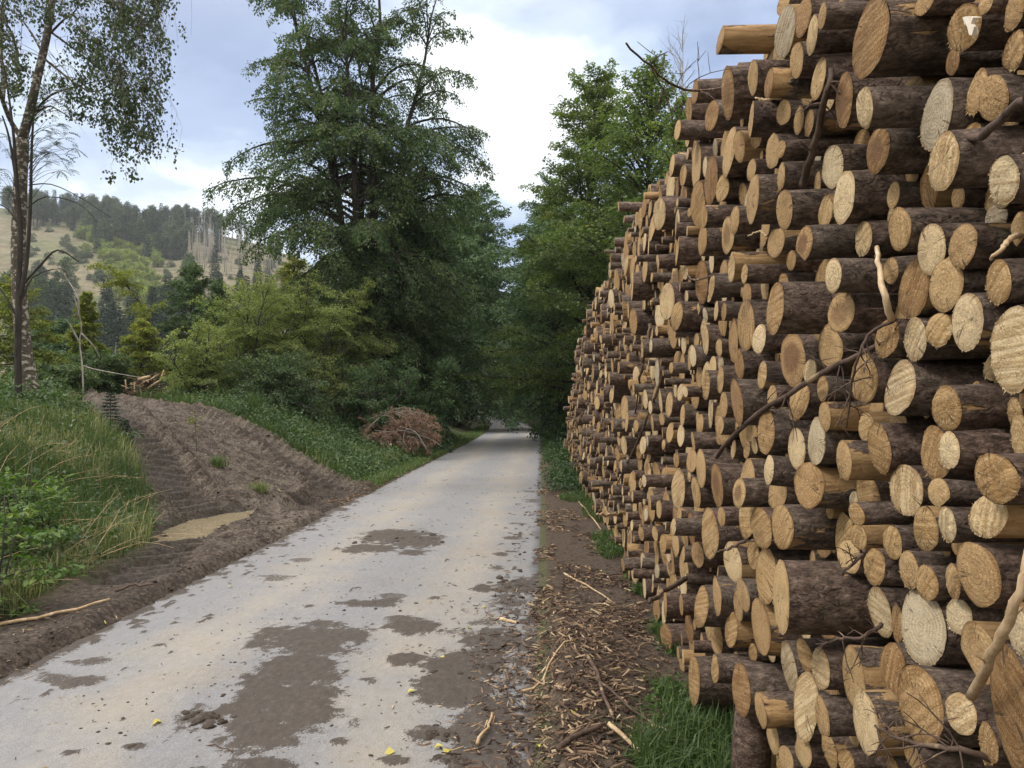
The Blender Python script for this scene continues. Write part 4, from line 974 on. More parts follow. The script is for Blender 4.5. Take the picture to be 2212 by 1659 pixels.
# ------------------------------------------------------------------ conifers, far trees
def spruce(seed, H, R, levels, per, spray, nspray, r0, bare=.03):
    r = np.random.default_rng(seed); wood, crown = Geo(), Geo()
    wood.tube([(0, 0, 0), (0, 0, H*.5), (r.normal(0, .01)*H, 0, H)], [r0, r0*.6, .01], 6)
    P, D, N, T = [], [], [], []
    for i in range(levels):
        t = bare+(1-bare)*(i+.5)/levels; z = H*t; L = R*(1-t)**.8*r.uniform(.8, 1.15)+.03*R
        for j in range(per):
            a = 6.283*(j+r.random()*.7)/per+i*.7; d = np.array((math.cos(a), math.sin(a), .05+.5*t)); B = bez((0, 0, z), unit(d), L*r.uniform(.8, 1.1), .7*(1-t)+.1, 4, .04, r)
            if H < 3: wood.tube(B, np.linspace(.006, .002, 5), 3, cap=False)
            n = max(3, int(nspray*(.3+L/R))); u = r.uniform(.1, 1, n)*4; k = np.minimum(u.astype(int), 3); f = (u-k)[:, None]
            dd = unit(B[-1]-B[0]); sd = unit(np.cross(dd, (0, 0, 1.))); sg = r.choice([-1, 1], n)[:, None]
            P.append(B[k]*(1-f)+B[k+1]*f); D.append(dd*.7+sd*sg*r.uniform(.2, 1, (n, 1))+np.array((0, 0, -.35))+r.normal(0, .15, (n, 3)))
            N.append(np.array((0, 0, 1.))+r.normal(0, .35, (n, 3))); T.append(np.clip(r.normal(.42, .17, n)+.15*f[:, 0], 0, 1))
    P = np.concatenate(P); n = len(P); s = spray*r.uniform(.6, 1.3, n)
    leaf_geo(crown, P, np.concatenate(D), np.concatenate(N), s, s*.34, np.concatenate(T)); return wood, crown
def hz(px, Y): 
    x = (px-1171)/F*Y; return (x, Y, float(terr0(np.array([x]), np.array([float(Y)]))[0])-.2)
hr = np.random.default_rng(33)
def far_set(name, geo, wm, cm, places, label, cat, group, smin=.8, smax=1.2, part=('trunk', 'crown')):
    first = None
    for px, Y in places:
        s = hr.uniform(smin, smax); rz = hr.uniform(0, 6.28)
        if first is None:
            first = plant(name, geo[0], geo[1], wm, cm, hz(px, Y), label, cat, group, rz, part); first.scale = (s,)*3
        else: copy_tree(first, hz(px, Y), rz, s)
U = hr.uniform
ridge_d = grow(101, 17, 4.6, .30, 34, 2600, .62, .22, up=1.1, low=.2, droop=.4, subs=6, twig=False, lsides=3, wmul=.25)
ridge_s = grow(102, 18, 3.0, .45, 22, 1300, .55, .2, up=1.2, low=.3, droop=.3, subs=5, twig=False, lsides=3, wmul=.25, gap=.2)
far_con = spruce(103, 17, 3.0, 22, 6, 1.3, 6, .2)
bush = grow(104, 6.5, 3.6, .03, 30, 2400, .48, .1, stems=3, spread=.3, up=1.2, low=.2, droop=.3, subs=6, twig=False, lsides=3, wmul=.3)
wide = grow(105, 14, 4.6, .05, 44, 5200, .46, .2, up=1.1, low=.15, droop=.4, subs=7, twig=False, lsides=3, wmul=.25)
far_set('broadleaf_tree', ridge_d, 'trunk_d', 'far', [(U(-30, 330), U(425, 480)) for _ in range(70)]+[(U(150, 400), U(370, 450)) for _ in range(40)]+[(U(330, 470), U(470, 485)) for _ in range(16)], 'dark broadleaf tree of the wood along the crest of the far hill', 'tree', 'broadleaf trees along the hill crest', .7, 1.1)
far_set('spruce_tree', far_con, 'trunk_d', 'spruce', [(U(-20, 460), U(420, 484)) for _ in range(90)]+[(U(170, 400), U(360, 440)) for _ in range(36)]+[(q, U(455, 478)) for q in (505, 520, 548, 572, 590)], 'dark spruce of the wood on the far hill crest', 'tree', 'spruces along the hill crest', .65, 1.05)
far_set('slender_tree', ridge_s, 'trunk', 'far', [(q+U(-3, 3), U(474, 486)) for q in (398, 412, 427, 434, 452, 468, 478, 487, 497, 508, 521, 530, 541, 553, 560)], 'thin tall tree with a small crown standing against the sky on the ridge', 'tree', 'thin trees on the open ridge', .7, 1.05)
dead = Geo(); dead.tube([(0, 0, 0), (.1, 0, 9), (0, .1, 19)], [.24, .17, .05], 5)
for i in range(26):
    z = U(5, 18.5); a = U(0, 6.28); l = U(.4, 1.4); dead.tube([(0, 0, z), (l*math.cos(a), l*math.sin(a), z+U(-.4, .1))], [.05, .02], 3, cap=False)
first = None
for n in range(110):
    px, Y = (U(380, 510), U(330, 460)) if n < 76 else (U(500, 590), U(330, 450))
    loc = hz(px, Y)
    if first is None: first = tag(dead.build('dead_spruce', M['grey']), 'grey dead spruce standing needleless on the far hillside', 'dead tree', 'dead spruces on the far hillside'); first.location = loc
    else: copy_tree(first, loc, U(0, 6.28), U(.65, 1.05))
fallen = None
for n in range(12):
    px, Y = U(440, 600), U(330, 420); loc = hz(px, Y)
    if fallen is None:
        g = Geo(); g.tube([(-7, 0, .5), (0, .2, .6), (7, 0, .4)], [.22, .18, .08], 5); fallen = tag(g.build('fallen_tree', M['grey']), 'grey trunk lying across the cleared slope of the far hill', 'fallen tree', 'fallen trees on the far slope'); fallen.location = loc
    else: copy_tree(fallen, loc, U(-.4, .6), U(.6, 1.1))
def band():
    t = U(0, 1); return (165+t*190+hr.normal(0, 26), 415-t*205+hr.normal(0, 14))
far_set('hillside_bush', bush, 'trunk', 'shrub', [band() for _ in range(120)]+[(U(230, 330), U(330, 420)) for _ in range(26)], 'leafy green bush in the belt climbing the cleared far slope', 'bush', 'green bushes on the far slope', .55, 1.15, ('stem', 'crown'))
far_set('hillside_shrub', grow(106, 3.5, 2.2, .03, 20, 900, .42, .06, stems=3, spread=.3, subs=5, twig=False, lsides=3, wmul=.3), 'trunk', 'far', [(U(-10, 350), U(225, 430)) for _ in range(150)]+[(U(430, 600), U(300, 440)) for _ in range(22)], 'low dark shrub on the tan clearing of the far slope', 'shrub', 'low shrubs on the far clearing', .5, 1.2, ('stem', 'crown'))
# woods at the foot of the hill
far_set('spruce_tree', spruce(107, 18, 3.0, 30, 8, 1.0, 9, .22), 'trunk_d', 'spruce', [(U(60, 470), U(150, 205)) for _ in range(50)]+[(U(-20, 130), U(180, 260)) for _ in range(12)]+[(U(440, 640), U(190, 290)) for _ in range(22)], 'blue green spruce in the dense belt at the foot of the hill', 'tree', 'spruces at the foot of the hill', .7, 1.1)
far_set('broadleaf_tree', wide, 'trunk', 'beech', [(U(-30, 640), U(105, 190)) for _ in range(44)]+[(U(-30, 150), U(190, 280)) for _ in range(18)]+[(U(330, 420), U(200, 300)) for _ in range(10)], 'round green broadleaf tree in the belt at the foot of the hill', 'tree', 'broadleaf trees at the foot of the hill', .6, 1.1)
far_set('young_beech', grow(108, 10, 3.0, .05, 36, 4200, .34, .1, up=1.1, low=.1, droop=.5, subs=7, twig=False, lsides=3, wmul=.25, flat=.9), 'trunk', 'beech_y', [(U(-20, 600), U(85, 150)) for _ in range(14)], 'yellowing young beech among the darker trees below the hill', 'tree', 'yellowing beeches below the hill', .6, 1.1)
# dead pale spruce by the valley
def barespruce(seed, H):
    r = np.random.default_rng(seed); g = Geo(); g.tube([(0, 0, 0), (0, 0, H)], [.12, .01], 5)
    for i in range(70):
        z = H*r.uniform(.15, .98); a = r.uniform(0, 6.28); l = 1.6*(1.05-z/H); g.tube([(0, 0, z), (l*.6*math.cos(a), l*.6*math.sin(a), z-.1), (l*math.cos(a), l*math.sin(a), z-.35*l)], [.02, .014, .006], 3, cap=False)
    return g
for px, Y, H, lab in ((228, 70, 9, 'bare grey spruce skeleton between the yellow young beeches'), (205, 85, 11, 'thin bare spruce skeleton left of the other bare spruce')):
    g = barespruce(int(px), H); o = tag(g.build('bare_spruce', M['grey']), lab, 'dead tree'); o.location = (*spot(px, Y)[:2], hz(px, Y)[2])

# ------------------------------------------------------------------ middle distance on the left
def mid(px, Y, top, R, seed, mat, n, leaf, label, name='young_beech', cat='tree', clear=.05, base=None, part=('trunk', 'crown'), **kw):
    L = spot(px, Y); H = topz(top, Y)-L[2]
    w, c = grow(seed, H, R, clear, kw.pop('nl', 60), n, leaf, kw.pop('r0', .012*H), **dict(dict(up=1.0, low=.0, droop=.6, subs=8, flat=.85, wmul=.2), **kw))
    return plant(name, w, c, 'trunk', mat, L, label, cat, None, 0, part)
cone = lambda t: 1.0-.85*t
mid(158, 31, 628, 1.15, 51, 'beech_y', 15000, .10, 'bright yellow green young beech with a pointed top left of the tall grass', env=cone)
mid(285, 33, 690, 1.25, 52, 'beech_y', 15000, .10, 'round yellow green young beech above the brush pile')
mid(395, 46, 565, 2.6, 53, 'beech', 24000, .15, 'mid green tree between the far hillside and the big roadside shrub', name='broadleaf_tree')
mid(455, 38, 600, 1.7, 54, 'beech', 15000, .13, 'loose green tree just left behind the big roadside shrub', name='broadleaf_tree', gap=.15)
mid(615, 33, 545, 2.0, 55, 'beech_y', 24000, .11, 'yellowing tree with long side boughs left of the tall beech', name='broadleaf_tree', low=.1, gap=.1)
mid(690, 31, 560, 1.6, 56, 'shrub', 18000, .10, 'olive green tree at the foot of the tall beech', name='broadleaf_tree')
mid(110, 40, 690, 2.2, 57, 'beech_d', 15000, .14, 'dark green tree behind the birch trunk', name='broadleaf_tree')
mid(15, 24, 590, 1.3, 58, 'beech_y', 12000, .09, 'yellow leaved young tree at the left border behind the birch', name='young_beech', gap=.2)
mid(185, 22, 770, 1.3, 59, 'beech', 15000, .075, 'leafy green thicket left of the brush pile', name='thicket', cat='shrub', stems=5, spread=.5, part=('stems', 'crown'))
mid(100, 19, 790, 1.1, 60, 'beech', 11000, .065, 'low green thicket beside the birch trunk', name='thicket', cat='shrub', stems=5, spread=.5, gap=.15, part=('stems', 'crown'))
# leaning thin tree
L = spot(330, 36); r = np.random.default_rng(61); wood, crown = Geo(), Geo()
P = smooth_path([np.array(at_y(px, py, 36))-L for px, py in ((332, 840), (328, 770), (322, 690), (285, 630), (235, 575))], 12); P[0] = (0, 0, 0); wood.tube(P, np.linspace(.13, .03, 12), 7)
for i in range(16):
    q = P[4+r.integers(8)]; B = bez(q, unit(r.normal(0, 1, 3)*np.array((1, 1, .3))), r.uniform(.5, 1.4), .5, 5, .08, r); wood.tube(B, np.linspace(.02, .006, 6), 4, cap=False)
    n = 170; u = r.random(n)*5; kk = np.minimum(u.astype(int), 4); f = (u-kk)[:, None]; lp = B[kk]*(1-f)+B[kk+1]*f+r.normal(0, .14, (n, 3))*np.array((1, 1, .5)); sz = r.uniform(.08, .15, n)
    leaf_geo(crown, lp, r.normal(0, 1, (n, 3))+np.array((0, 0, -.3)), np.array((0, 0, 1.))+r.normal(0, .4, (n, 3)), sz, sz*.6, np.clip(r.normal(.5, .2, n), 0, 1))
for o in (wood,): o.A = {}
plant('leaning_tree', wood, crown, 'trunk', 'beech_y', L, 'thin broken tree leaning left with few yellow green leaves, above the brush pile', 'tree')
# shrubs beside the road
dome = lambda t: (1.0-.55*t**2)
def shrub(px, Y, top, R, seed, n, label, mat='shrub', leaf=.055, H=None, wm='trunk', name='roadside_shrub', dz=0, **kw):
    L = spot(px, Y); L = (L[0], L[1], L[2]+dz); H = topz(top, Y)-L[2]
    w, c = grow(seed, H, R, .02, kw.pop('nl', 90), n, leaf, .05, **dict(dict(env=dome, stems=7, spread=.45, up=1.3, low=.25, droop=.9, subs=11, flat=.4, wmul=.2, topness=1.3), **kw))
    return plant(name, w, c, wm, mat, L, label, 'shrub', None, 0, ('stems', 'foliage'))
shrub(655, 25, 622, 2.7, 71, 64000, 'broad light green shrub arching beside the road, the biggest one')
shrub(520, 24, 640, 2.1, 72, 42000, 'yellow green shrub joined to the left side of the biggest roadside shrub')
shrub(415, 22, 730, 1.35, 73, 24000, 'lower light green shrub above the muddy track')
shrub(735, 27, 640, 2.0, 74, 34000, 'olive shrub under the tall beech, right of the biggest roadside shrub')
shrub(590, 22, 800, 1.7, 75, 22000, 'grey green low shrub in front of the biggest roadside shrub', mat='bramble', leaf=.06)
shrub(905, 27, 780, 1.2, 76, 18000, 'dark green low bush between the withered branches and the road bend', mat='beech_d', leaf=.09)
shrub(800, 24, 800, 1.3, 78, 13000, 'dark undergrowth bush below the withered branches', mat='beech_d', leaf=.07)
r = np.random.default_rng(77); L = spot(868, 23); L = (L[0], L[1], L[2]+.45); wood, crown = Geo(), Geo()
for i in range(76):
    a0 = np.array((r.uniform(-.95, .65), r.uniform(-.4, .4), 0)); a0[2] = r.uniform(.0, 1.25)*(1-.55*abs(a0[0]+.2)); az = r.uniform(-.9, .9)+(0 if r.random() < .72 else math.pi); l = r.uniform(.35, .95)
    B = bez(a0, unit(np.array((math.cos(az), math.sin(az)*.7, r.normal(.25, .3)))), l, .9, 7, .1, r); wood.tube(B, np.linspace(.011, .003, 8), 4, cap=False)
    for j in range(5):
        q = B[r.integers(2, 8)]; C = bez(q, unit(B[-1]-B[0])+r.normal(0, .6, 3), r.uniform(.15, .4), 1.2, 4, .12, r); wood.tube(C, np.linspace(.004, .002, 5), 3, cap=False)
        n = 40; u = r.random(n)*3.99; kk = u.astype(int); f = (u-kk)[:, None]; lp = C[kk]*(1-f)+C[kk+1]*f+r.normal(0, .03, (n, 3)); sz = r.uniform(.035, .075, n)
        leaf_geo(crown, lp, np.array((0, 0, -.7))+r.normal(0, .6, (n, 3)), r.normal(0, 1, (n, 3)), sz, sz*.5, np.clip(r.normal(.45, .2, n), 0, 1), fold=.3)
for a in [[(.1, -.4, -.5), (.12, -.42, .35), (.2, -.45, .55), (.0, -.45, .62)], [(.2, -.45, .55), (.5, -.5, .45), (.75, -.55, .1), (.85, -.55, -.1)], [(-.6, -.2, .2), (0, -.4, .5), (.9, -.4, .25), (1.3, -.4, .0)]]: wood.tube(smooth_path(a, 12), np.linspace(.018, .008, 12), 6)
plant('withered_branch_heap', wood, crown, 'grey', 'dead', L, 'heap of withered branches with brown curled leaves beside the biggest shrub', 'branch heap', None, 0, ('branches', 'withered_leaves'))
# brush pile
r = np.random.default_rng(81); L = spot(300, 22); g = Geo(); gp = Geo()
for i in range(150):
    a = r.uniform(0, 6.28); R = abs(r.normal(0, .34)); h = .75*math.exp(-(R/.42)**2)*r.random()+.03
    c = np.array((R*1.25*math.cos(a), R*math.sin(a), h)); d = unit(np.array((r.normal(), r.normal(), r.normal(0, .35)))); l = r.uniform(.15, .5)
    (gp if r.random() < .22 else g).tube([c-d*l, c+r.normal(0, .03, 3), c+d*l], np.array([1, .9, .5])*r.uniform(.008, .03), 5)
for x, y, z, dx, dz, l, rr in ((-.62, 0, .0, -.06, .62, 1, .035), (.15, -.2, .35, .4, .25, 1, .04), (-.3, -.2, .05, .03, .5, 1, .03), (.45, -.1, .5, .12, .4, 1, .03), (-.1, -.3, .6, .35, .1, 1, .06)):
    gp.tube([(x, y, z), (x+dx*.5, y, z+dz*.55), (x+dx, y, z+dz)], [rr, rr*.9, rr*.6], 6)
e = empty('brush_pile', L, 'heap of dead roots and pale broken branches beyond the muddy track', 'brush pile'); g.build('roots', M['stick'], e); gp.build('peeled_branches', M['bare'], e)
# stump-like pale dead branches near the birch
r = np.random.default_rng(83); L = spot(165, 17); g = Geo()
for a in [[(180, 850), (178, 790), (172, 740), (176, 700), (160, 640)], [(172, 740), (150, 700), (140, 690)], [(176, 720), (200, 745), (215, 770)], [(178, 790), (215, 800), (300, 815)], [(168, 690), (170, 650), (150, 610), (120, 570)]]:
    g.tube(smooth_path([np.array(at_y(x, y, 17+r.normal(0, .1)))-L for x, y in a], 10), np.linspace(.022, .007, 10), 5)
e = empty('dead_branch', L, 'bleached dead branch standing up right of the birch', 'branch'); g.build('limbs', M['grey'], e)

# ------------------------------------------------------------------ near plants on the left bank
L = march(20, 905); 
for px, py, Y, H, R, n, leaf, sd, lab in ((25, 0, 6.6, 1.05, .55, 1500, .062, 91, 'bright leaved beech sapling at the left border'), (70, 0, 7.4, .75, .42, 900, .055, 92, 'small bright sapling in front of the birch foot'), (-30, 0, 5.6, 1.0, .5, 900, .06, 93, 'bright sapling cut by the left photo border')):
    L = spot(px, Y); w, c = grow(sd, H, R, .15, 18, n, leaf, .009, up=1., low=.1, droop=.5, subs=6, flat=1., wmul=.25, stems=3, spread=.3, thin=.22)
    plant('beech_sapling', w, c, 'trunk', 'fresh', L, lab, 'sapling', None, 0, ('stem', 'leaves'))
for px, Y, H, sd, lab in ((238, 925, .62, 95, 'little spruce sapling with a bare tip beside the muddy track'), (268, 955, .38, 96, 'smaller dark spruce sapling right of the little spruce')):
    L = tuple(march(px, Y)); w, c = spruce(sd, H, .55*H, 11, 7, .055, 26, .010); plant('spruce_sapling', w, c, 'trunk', 'spruce', L, lab, 'sapling', None, 0, ('stem', 'needles'))
L = march(425, 975); w, c = grow(97, .75, .12, .6, 6, 60, .05, .005, subs=3, stems=1, thin=.2); plant('thin_sapling', w, c, 'trunk', 'beech_y', tuple(L), 'thin bare stemmed sapling with a yellow tuft growing in the muddy track', 'sapling', None, 0, ('stem', 'leaves'))

# ------------------------------------------------------------------ grass and undergrowth
def blades(g, P, H, W, r, tone, lean=.5):
    n = len(P); a = r.uniform(0, 6.283, n); ln = np.abs(r.normal(0, lean, n)); d = np.stack([np.cos(a), np.sin(a), np.zeros(n)], -1)
    s = np.stack([-np.sin(a), np.cos(a), np.zeros(n)], -1)*W[:, None]*.5; up = np.array((0, 0, 1.))
    m = P+up*H[:, None]*.6+d*(H*ln*.28)[:, None]; t = P+up*(H*(1-.28*np.minimum(ln, 1.6)))[:, None]+d*(H*ln*.95)[:, None]
    V = np.stack([P-s, P+s, m-s*.8, m+s*.8, t], 1).reshape(-1, 3); k = np.arange(n)*5
    g.add(V, np.stack([k+2, k+3, k+4], -1), np.stack([k, k+1, k+3, k+2], -1), 0, tone=np.repeat(tone, 5))
gr = np.random.default_rng(120)
def sample(x0, x1, y0, y1, n, thin=True):
    y = y0*(y1/y0)**gr.random(n) if thin else gr.uniform(y0, y1, n); x = gr.uniform(x0, x1, n)+road_shift(y)
    z, m, w = terrain(x[None], y[None], True); return x, y, z[0], m[0]
def with_mask(q, thr, fn=None):
    x, y, z, m = q; k = m[:, 0] < thr*gr.random(len(x))*2
    if fn is not None: k &= fn(x, y)
    return np.stack([x, y, z-.02], -1)[k]
EDGE = lambda x, y: (x-road_shift(y)) < -3.85 - .35*(fbm(x*.8, y*.8, 2, 61)) - .35*sstep(5, 8, y)*sstep(13, 11, y)
g = Geo()
P = with_mask(sample(-9.5, -3.6, 3.6, 14, 110000), .25, EDGE); n = len(P); patch = fbm(P[:, 0]*1.1, P[:, 1]*1.1, 3, 71)
blades(g, P, (.14+.42*patch)*gr.uniform(.4, 1.25, n), gr.uniform(.004, .010, n), gr, np.clip(.22+gr.normal(0, .17, n)+1.0*(fbm(P[:, 0]*.9+7, P[:, 1]*.9, 3, 77) > .47)*gr.random(n)**1.6, 0, 1), .8)
P = with_mask(sample(-14, -3.5, 11.5, 40, 80000), .22, EDGE); n = len(P); patch = fbm(P[:, 0]*.8, P[:, 1]*.8, 3, 72)
blades(g, P, (.12+.45*patch)*gr.uniform(.4, 1.2, n), gr.uniform(.008, .02, n), gr, np.clip(.25+gr.normal(0, .17, n)+.7*(patch > .55)*gr.random(n)**2, 0, 1), .7)
# short roadside strip along the left edge, farther on
P = with_mask(sample(-4.3, -3.35, 12.5, 60, 24000), .3); n = len(P)
blades(g, P, gr.uniform(.06, .22, n), gr.uniform(.008, .018, n), gr, np.clip(gr.normal(.35, .15, n), 0, 1), .8)
tag(g.build('bank_grass', M['grass'], smooth=False), 'long green and straw coloured grass covering the left bank', 'grass', kind='stuff')
g = Geo()
def strip(x, y): 
    return (fbm(x*2.2, y*1.3, 2, 75) > .53-.16*(x > .62)-.24*((y < 3.6) & (x > .42))) | ((y > 11) & (fbm(x*2, y*.6, 2, 76) > .47))
x, y, z, m = sample(.22, .98, 2.1, 24, 30000); k = strip(x, y); P = np.stack([x, y, z-.01], -1)[k]; n = len(P)
blades(g, P, gr.uniform(.04, .16, n)*(1+.6*(P[:, 1] < 3.8)), gr.uniform(.004, .010, n), gr, np.clip(gr.normal(.16, .15, n), 0, 1), .9)
x, y, z, m = sample(.05, 3.0, 22, 60, 14000); P = np.stack([x, y, z-.01], -1); n = len(P)
blades(g, P, gr.uniform(.08, .3, n), gr.uniform(.015, .03, n), gr, np.clip(gr.normal(.25, .13, n), 0, 1), .7)
tag(g.build('verge_grass', M['grass'], smooth=False), 'short fresh grass along the foot of the log pile', 'grass', kind='stuff')
def clumps(g, C, per, rad_, hgt, leaf, tone0):
    for c in C:
        n = int(per*gr.uniform(.5, 1.5)); R = rad_*gr.uniform(.6, 1.4); H = hgt*gr.uniform(.5, 1.4)
        a = gr.uniform(0, 6.283, n); q = np.sqrt(gr.random(n)); h = H*(1-q**2*.75)*gr.uniform(.35, 1.05, n)
        p = np.stack([c[0]+R*q*np.cos(a), c[1]+R*q*np.sin(a), c[2]+h], -1); s = leaf*gr.uniform(.6, 1.4, n)
        d = np.stack([np.cos(a), np.sin(a), np.full(n, -.25)], -1)+gr.normal(0, .6, (n, 3))
        leaf_geo(g, p, d, np.array((0, 0, 1.))+gr.normal(0, .5, (n, 3)), s, s*.72, np.clip(gr.normal(tone0+gr.normal(0, .1), .15, n), 0, 1))
g = Geo()
C = with_mask(sample(-13, -3.75, 12, 36, 1300), .2, EDGE); clumps(g, C, 42, .34, .50, .075, .42)
C = with_mask(sample(-9.5, -3.9, 12.5, 26, 1500), .2, EDGE); clumps(g, C, 40, .28, .46, .055, .52)
C = with_mask(sample(-9, -4.2, 4.2, 12.5, 620), .2, EDGE); clumps(g, C, 30, .20, .42, .055, .36)
tag(g.build('bramble_undergrowth', M['bramble'], smooth=False), 'low brambles and nettles among the grass of the left bank', 'undergrowth', kind='stuff')
g = Geo(); gw = Geo()
x, y, z, m = sample(.30, .95, 2.2, 20, 600); k = strip(x, y); clumps(g, np.stack([x, y, z], -1)[k], 16, .08, .12, .030, .35)
x, y, z, m = sample(.25, .8, 14, 32, 130); clumps(gw, np.stack([x, y, z], -1), 40, .3, .36, .06, .3)
x, y, z, m = sample(.3, 2.6, 26, 60, 160); clumps(gw, np.stack([x, y, z], -1), 40, .5, .8, .11, .25)
x, y, z, m = sample(-4.5, -3.5, 14, 40, 260); clumps(g, with_mask((x, y, z, m), .3), 20, .16, .16, .045, .4)
tag(gw.build('verge_brambles', M['bramble'], smooth=False), 'taller weeds at the far foot of the log pile and under the trees', 'undergrowth', kind='stuff')
tag(g.build('verge_weeds', M['fresh'], smooth=False), 'small leafy weeds growing between the road edges and the logs', 'undergrowth', kind='stuff')
# dry twiggy stalks above the near grass
g = Geo(); P = with_mask(sample(-8, -4.4, 5, 10, 420), .2, EDGE)
for p in P:
    d = unit(np.array((gr.normal(.4, .5), gr.normal(0, .5), gr.uniform(.3, 1.1)))); g.tube(bez(p+np.array((0, 0, .05)), d, gr.uniform(.3, .8), .5, 4, .08, gr), np.linspace(.004, .0015, 5), 3, cap=False)
tag(g.build('dry_stalks', M['bare']), 'dry pale stalks sticking out of the grass on the left bank', 'stalks', kind='stuff')
def tussock(px, py, H, n, lab, t0):
    L = march(px, py); g = Geo(); P = np.stack([gr.normal(0, .07, n), gr.normal(0, .07, n), np.full(n, -.03)], -1)
    blades(g, P, H*gr.uniform(.5, 1.2, n), gr.uniform(.007, .012, n), gr, np.clip(gr.normal(t0, .12, n), 0, 1), .9)
    o = tag(g.build('grass_tussock', M['grass'], smooth=False), lab, 'tussock'); o.location = L
tussock(548, 905, .85, 260, 'blue green arching grass tussock below the roadside shrub', .18); tussock(250, 850, .6, 260, 'bright grass tussock in front of the brush pile', .35); tussock(470, 1005, .25, 160, 'small grass tuft standing between the tyre ruts', .45); tussock(560, 1060, .22, 200, 'dry sod of grass lying at the edge of the tyre rut', .7)
# ------------------------------------------------------------------ debris, sticks and leaves
dr = np.random.default_rng(140)
def chips(g, P, L, W, r, flatness=.5):
    n = len(P); a = r.uniform(0, 6.283, n); d = np.stack([np.cos(a), np.sin(a), r.normal(0, flatness*.5, n)], -1); d = unit(d)
    s = unit(np.cross(d, np.array((0, 0, 1.)))); u = np.cross(s, d); h = W*r.uniform(.25, .8, n)
    L = L[:, None]*.5; W = W[:, None]*.5; h = h[:, None]
    t = r.uniform(.3, 1, n)[:, None]; off = r.normal(0, .25, n)[:, None]*L
    V = np.stack([P-d*L-s*W, P-d*L+s*W, P+d*L+s*W*t, P+d*L-s*W*t, P-d*L-s*W*.8+u*h+s*off*.2, P-d*L*.9+s*W*.8+u*h, P+d*L*.95+s*W*t*.8+u*h*t, P+d*L-s*W*t*.7+u*h*t], 1).reshape(-1, 3)
    k = np.arange(n)[:, None]*8
    f = np.concatenate([np.stack([k[:, 0]+i for i in q], -1) for q in ((4, 5, 6, 7), (0, 1, 5, 4), (1, 2, 6, 5), (2, 3, 7, 6), (3, 0, 4, 7))])
    g.add(V, None, f, 0, tone=np.repeat(np.clip(r.beta(1.2, 1.9, n), 0, 1), 8))
def debris_mat():
    m, nt, bs = new_mat('bark_debris')
    t = nt.attr('tone', 'Fac'); n = nt.noise(nt.pos(), 60, 4, .65)
    c = nt.ramp(nt.math('ADD', t, nt.math('MULTIPLY', nt.math('SUBTRACT', n, .5), .3)), [(0, (.028, .020, .016)), (.3, (.085, .056, .042)), (.55, (.19, .125, .085)), (.8, (.36, .26, .16)), (1, (.52, .43, .30))])
    setp(nt, bs, color=c, rough=.85, spec=.2, normal=nt.bump(n, .5, .006)); return m
M['debris'] = debris_mat()
def clod_mat():
    m, nt, bs = new_mat('mud_clod')
    n = nt.noise(nt.pos(), 45, 6, .7)
    setp(nt, bs, color=nt.ramp(n, [(.3, (.028, .022, .018)), (.6, (.080, .064, .052)), (.8, (.15, .12, .10))]), rough=.9, spec=.2, normal=nt.bump(n, .9, .02)); return m
M['clod'] = clod_mat()
def road_z(x, y):
    u = x-road_shift(y); return .012*np.cos((u+1.65)/1.75*math.pi/2)-.02
def surf(x, y):
    z = terrain(np.asarray(x)[None], np.asarray(y)[None])[0]; return np.maximum(z, np.where((x-road_shift(y) > -3.4) & (x-road_shift(y) < .06), road_z(x, y), -9))
g = Geo()
def put(n, x0, x1, y0, y1, lo, hi, wl, wh, fl=.3, fn=None):
    y = y0*(y1/y0)**dr.random(n); x = dr.uniform(x0, x1, n)
    if fn is not None: k = fn(x, y); x, y = x[k], y[k]
    n = len(x); P = np.stack([x, y, surf(x, y)+.004+abs(dr.normal(0, .008, n))*(fl > .25)], -1); chips(g, P, dr.uniform(lo, hi, n)*dr.uniform(.5, 1, n), dr.uniform(wl, wh, n), dr, fl)
heapf = lambda x, y: dr.random(len(x)) < np.exp(-(((x-.18)/.40)**2+((y-4.2)/1.5)**2))+.10
put(11000, -.45, .85, 2.2, 7.5, .02, .11, .004, .013, .55, heapf)
put(5200, -.10, .90, 5, 24, .03, .14, .006, .018, .3, lambda x, y: fbm(x*3, y*2, 2, 81) > .40)
put(1500, -1.0, .1, 2.3, 6.5, .015, .07, .003, .010, .2, lambda x, y: dr.random(len(x)) < np.clip((x+1.0)/.9, 0, 1)**1.4)
put(420, -3.2, -.6, 2.5, 9, .008, .035, .003, .008, .15)
put(2600, -5.2, -3.15, 3.6, 13, .015, .08, .003, .010, .3, lambda x, y: fbm(x*2, y*2, 2, 82) > .42)
put(1500, -3.75, -3.3, 12, 32, .04, .18, .008, .02, .3)
put(900, -9, -4.5, 9, 19, .03, .12, .005, .014, .3)
tag(g.build('bark_debris', M['debris'], smooth=False), 'bark shreds, wood chips and splinters strewn along both road edges', 'debris', kind='stuff')
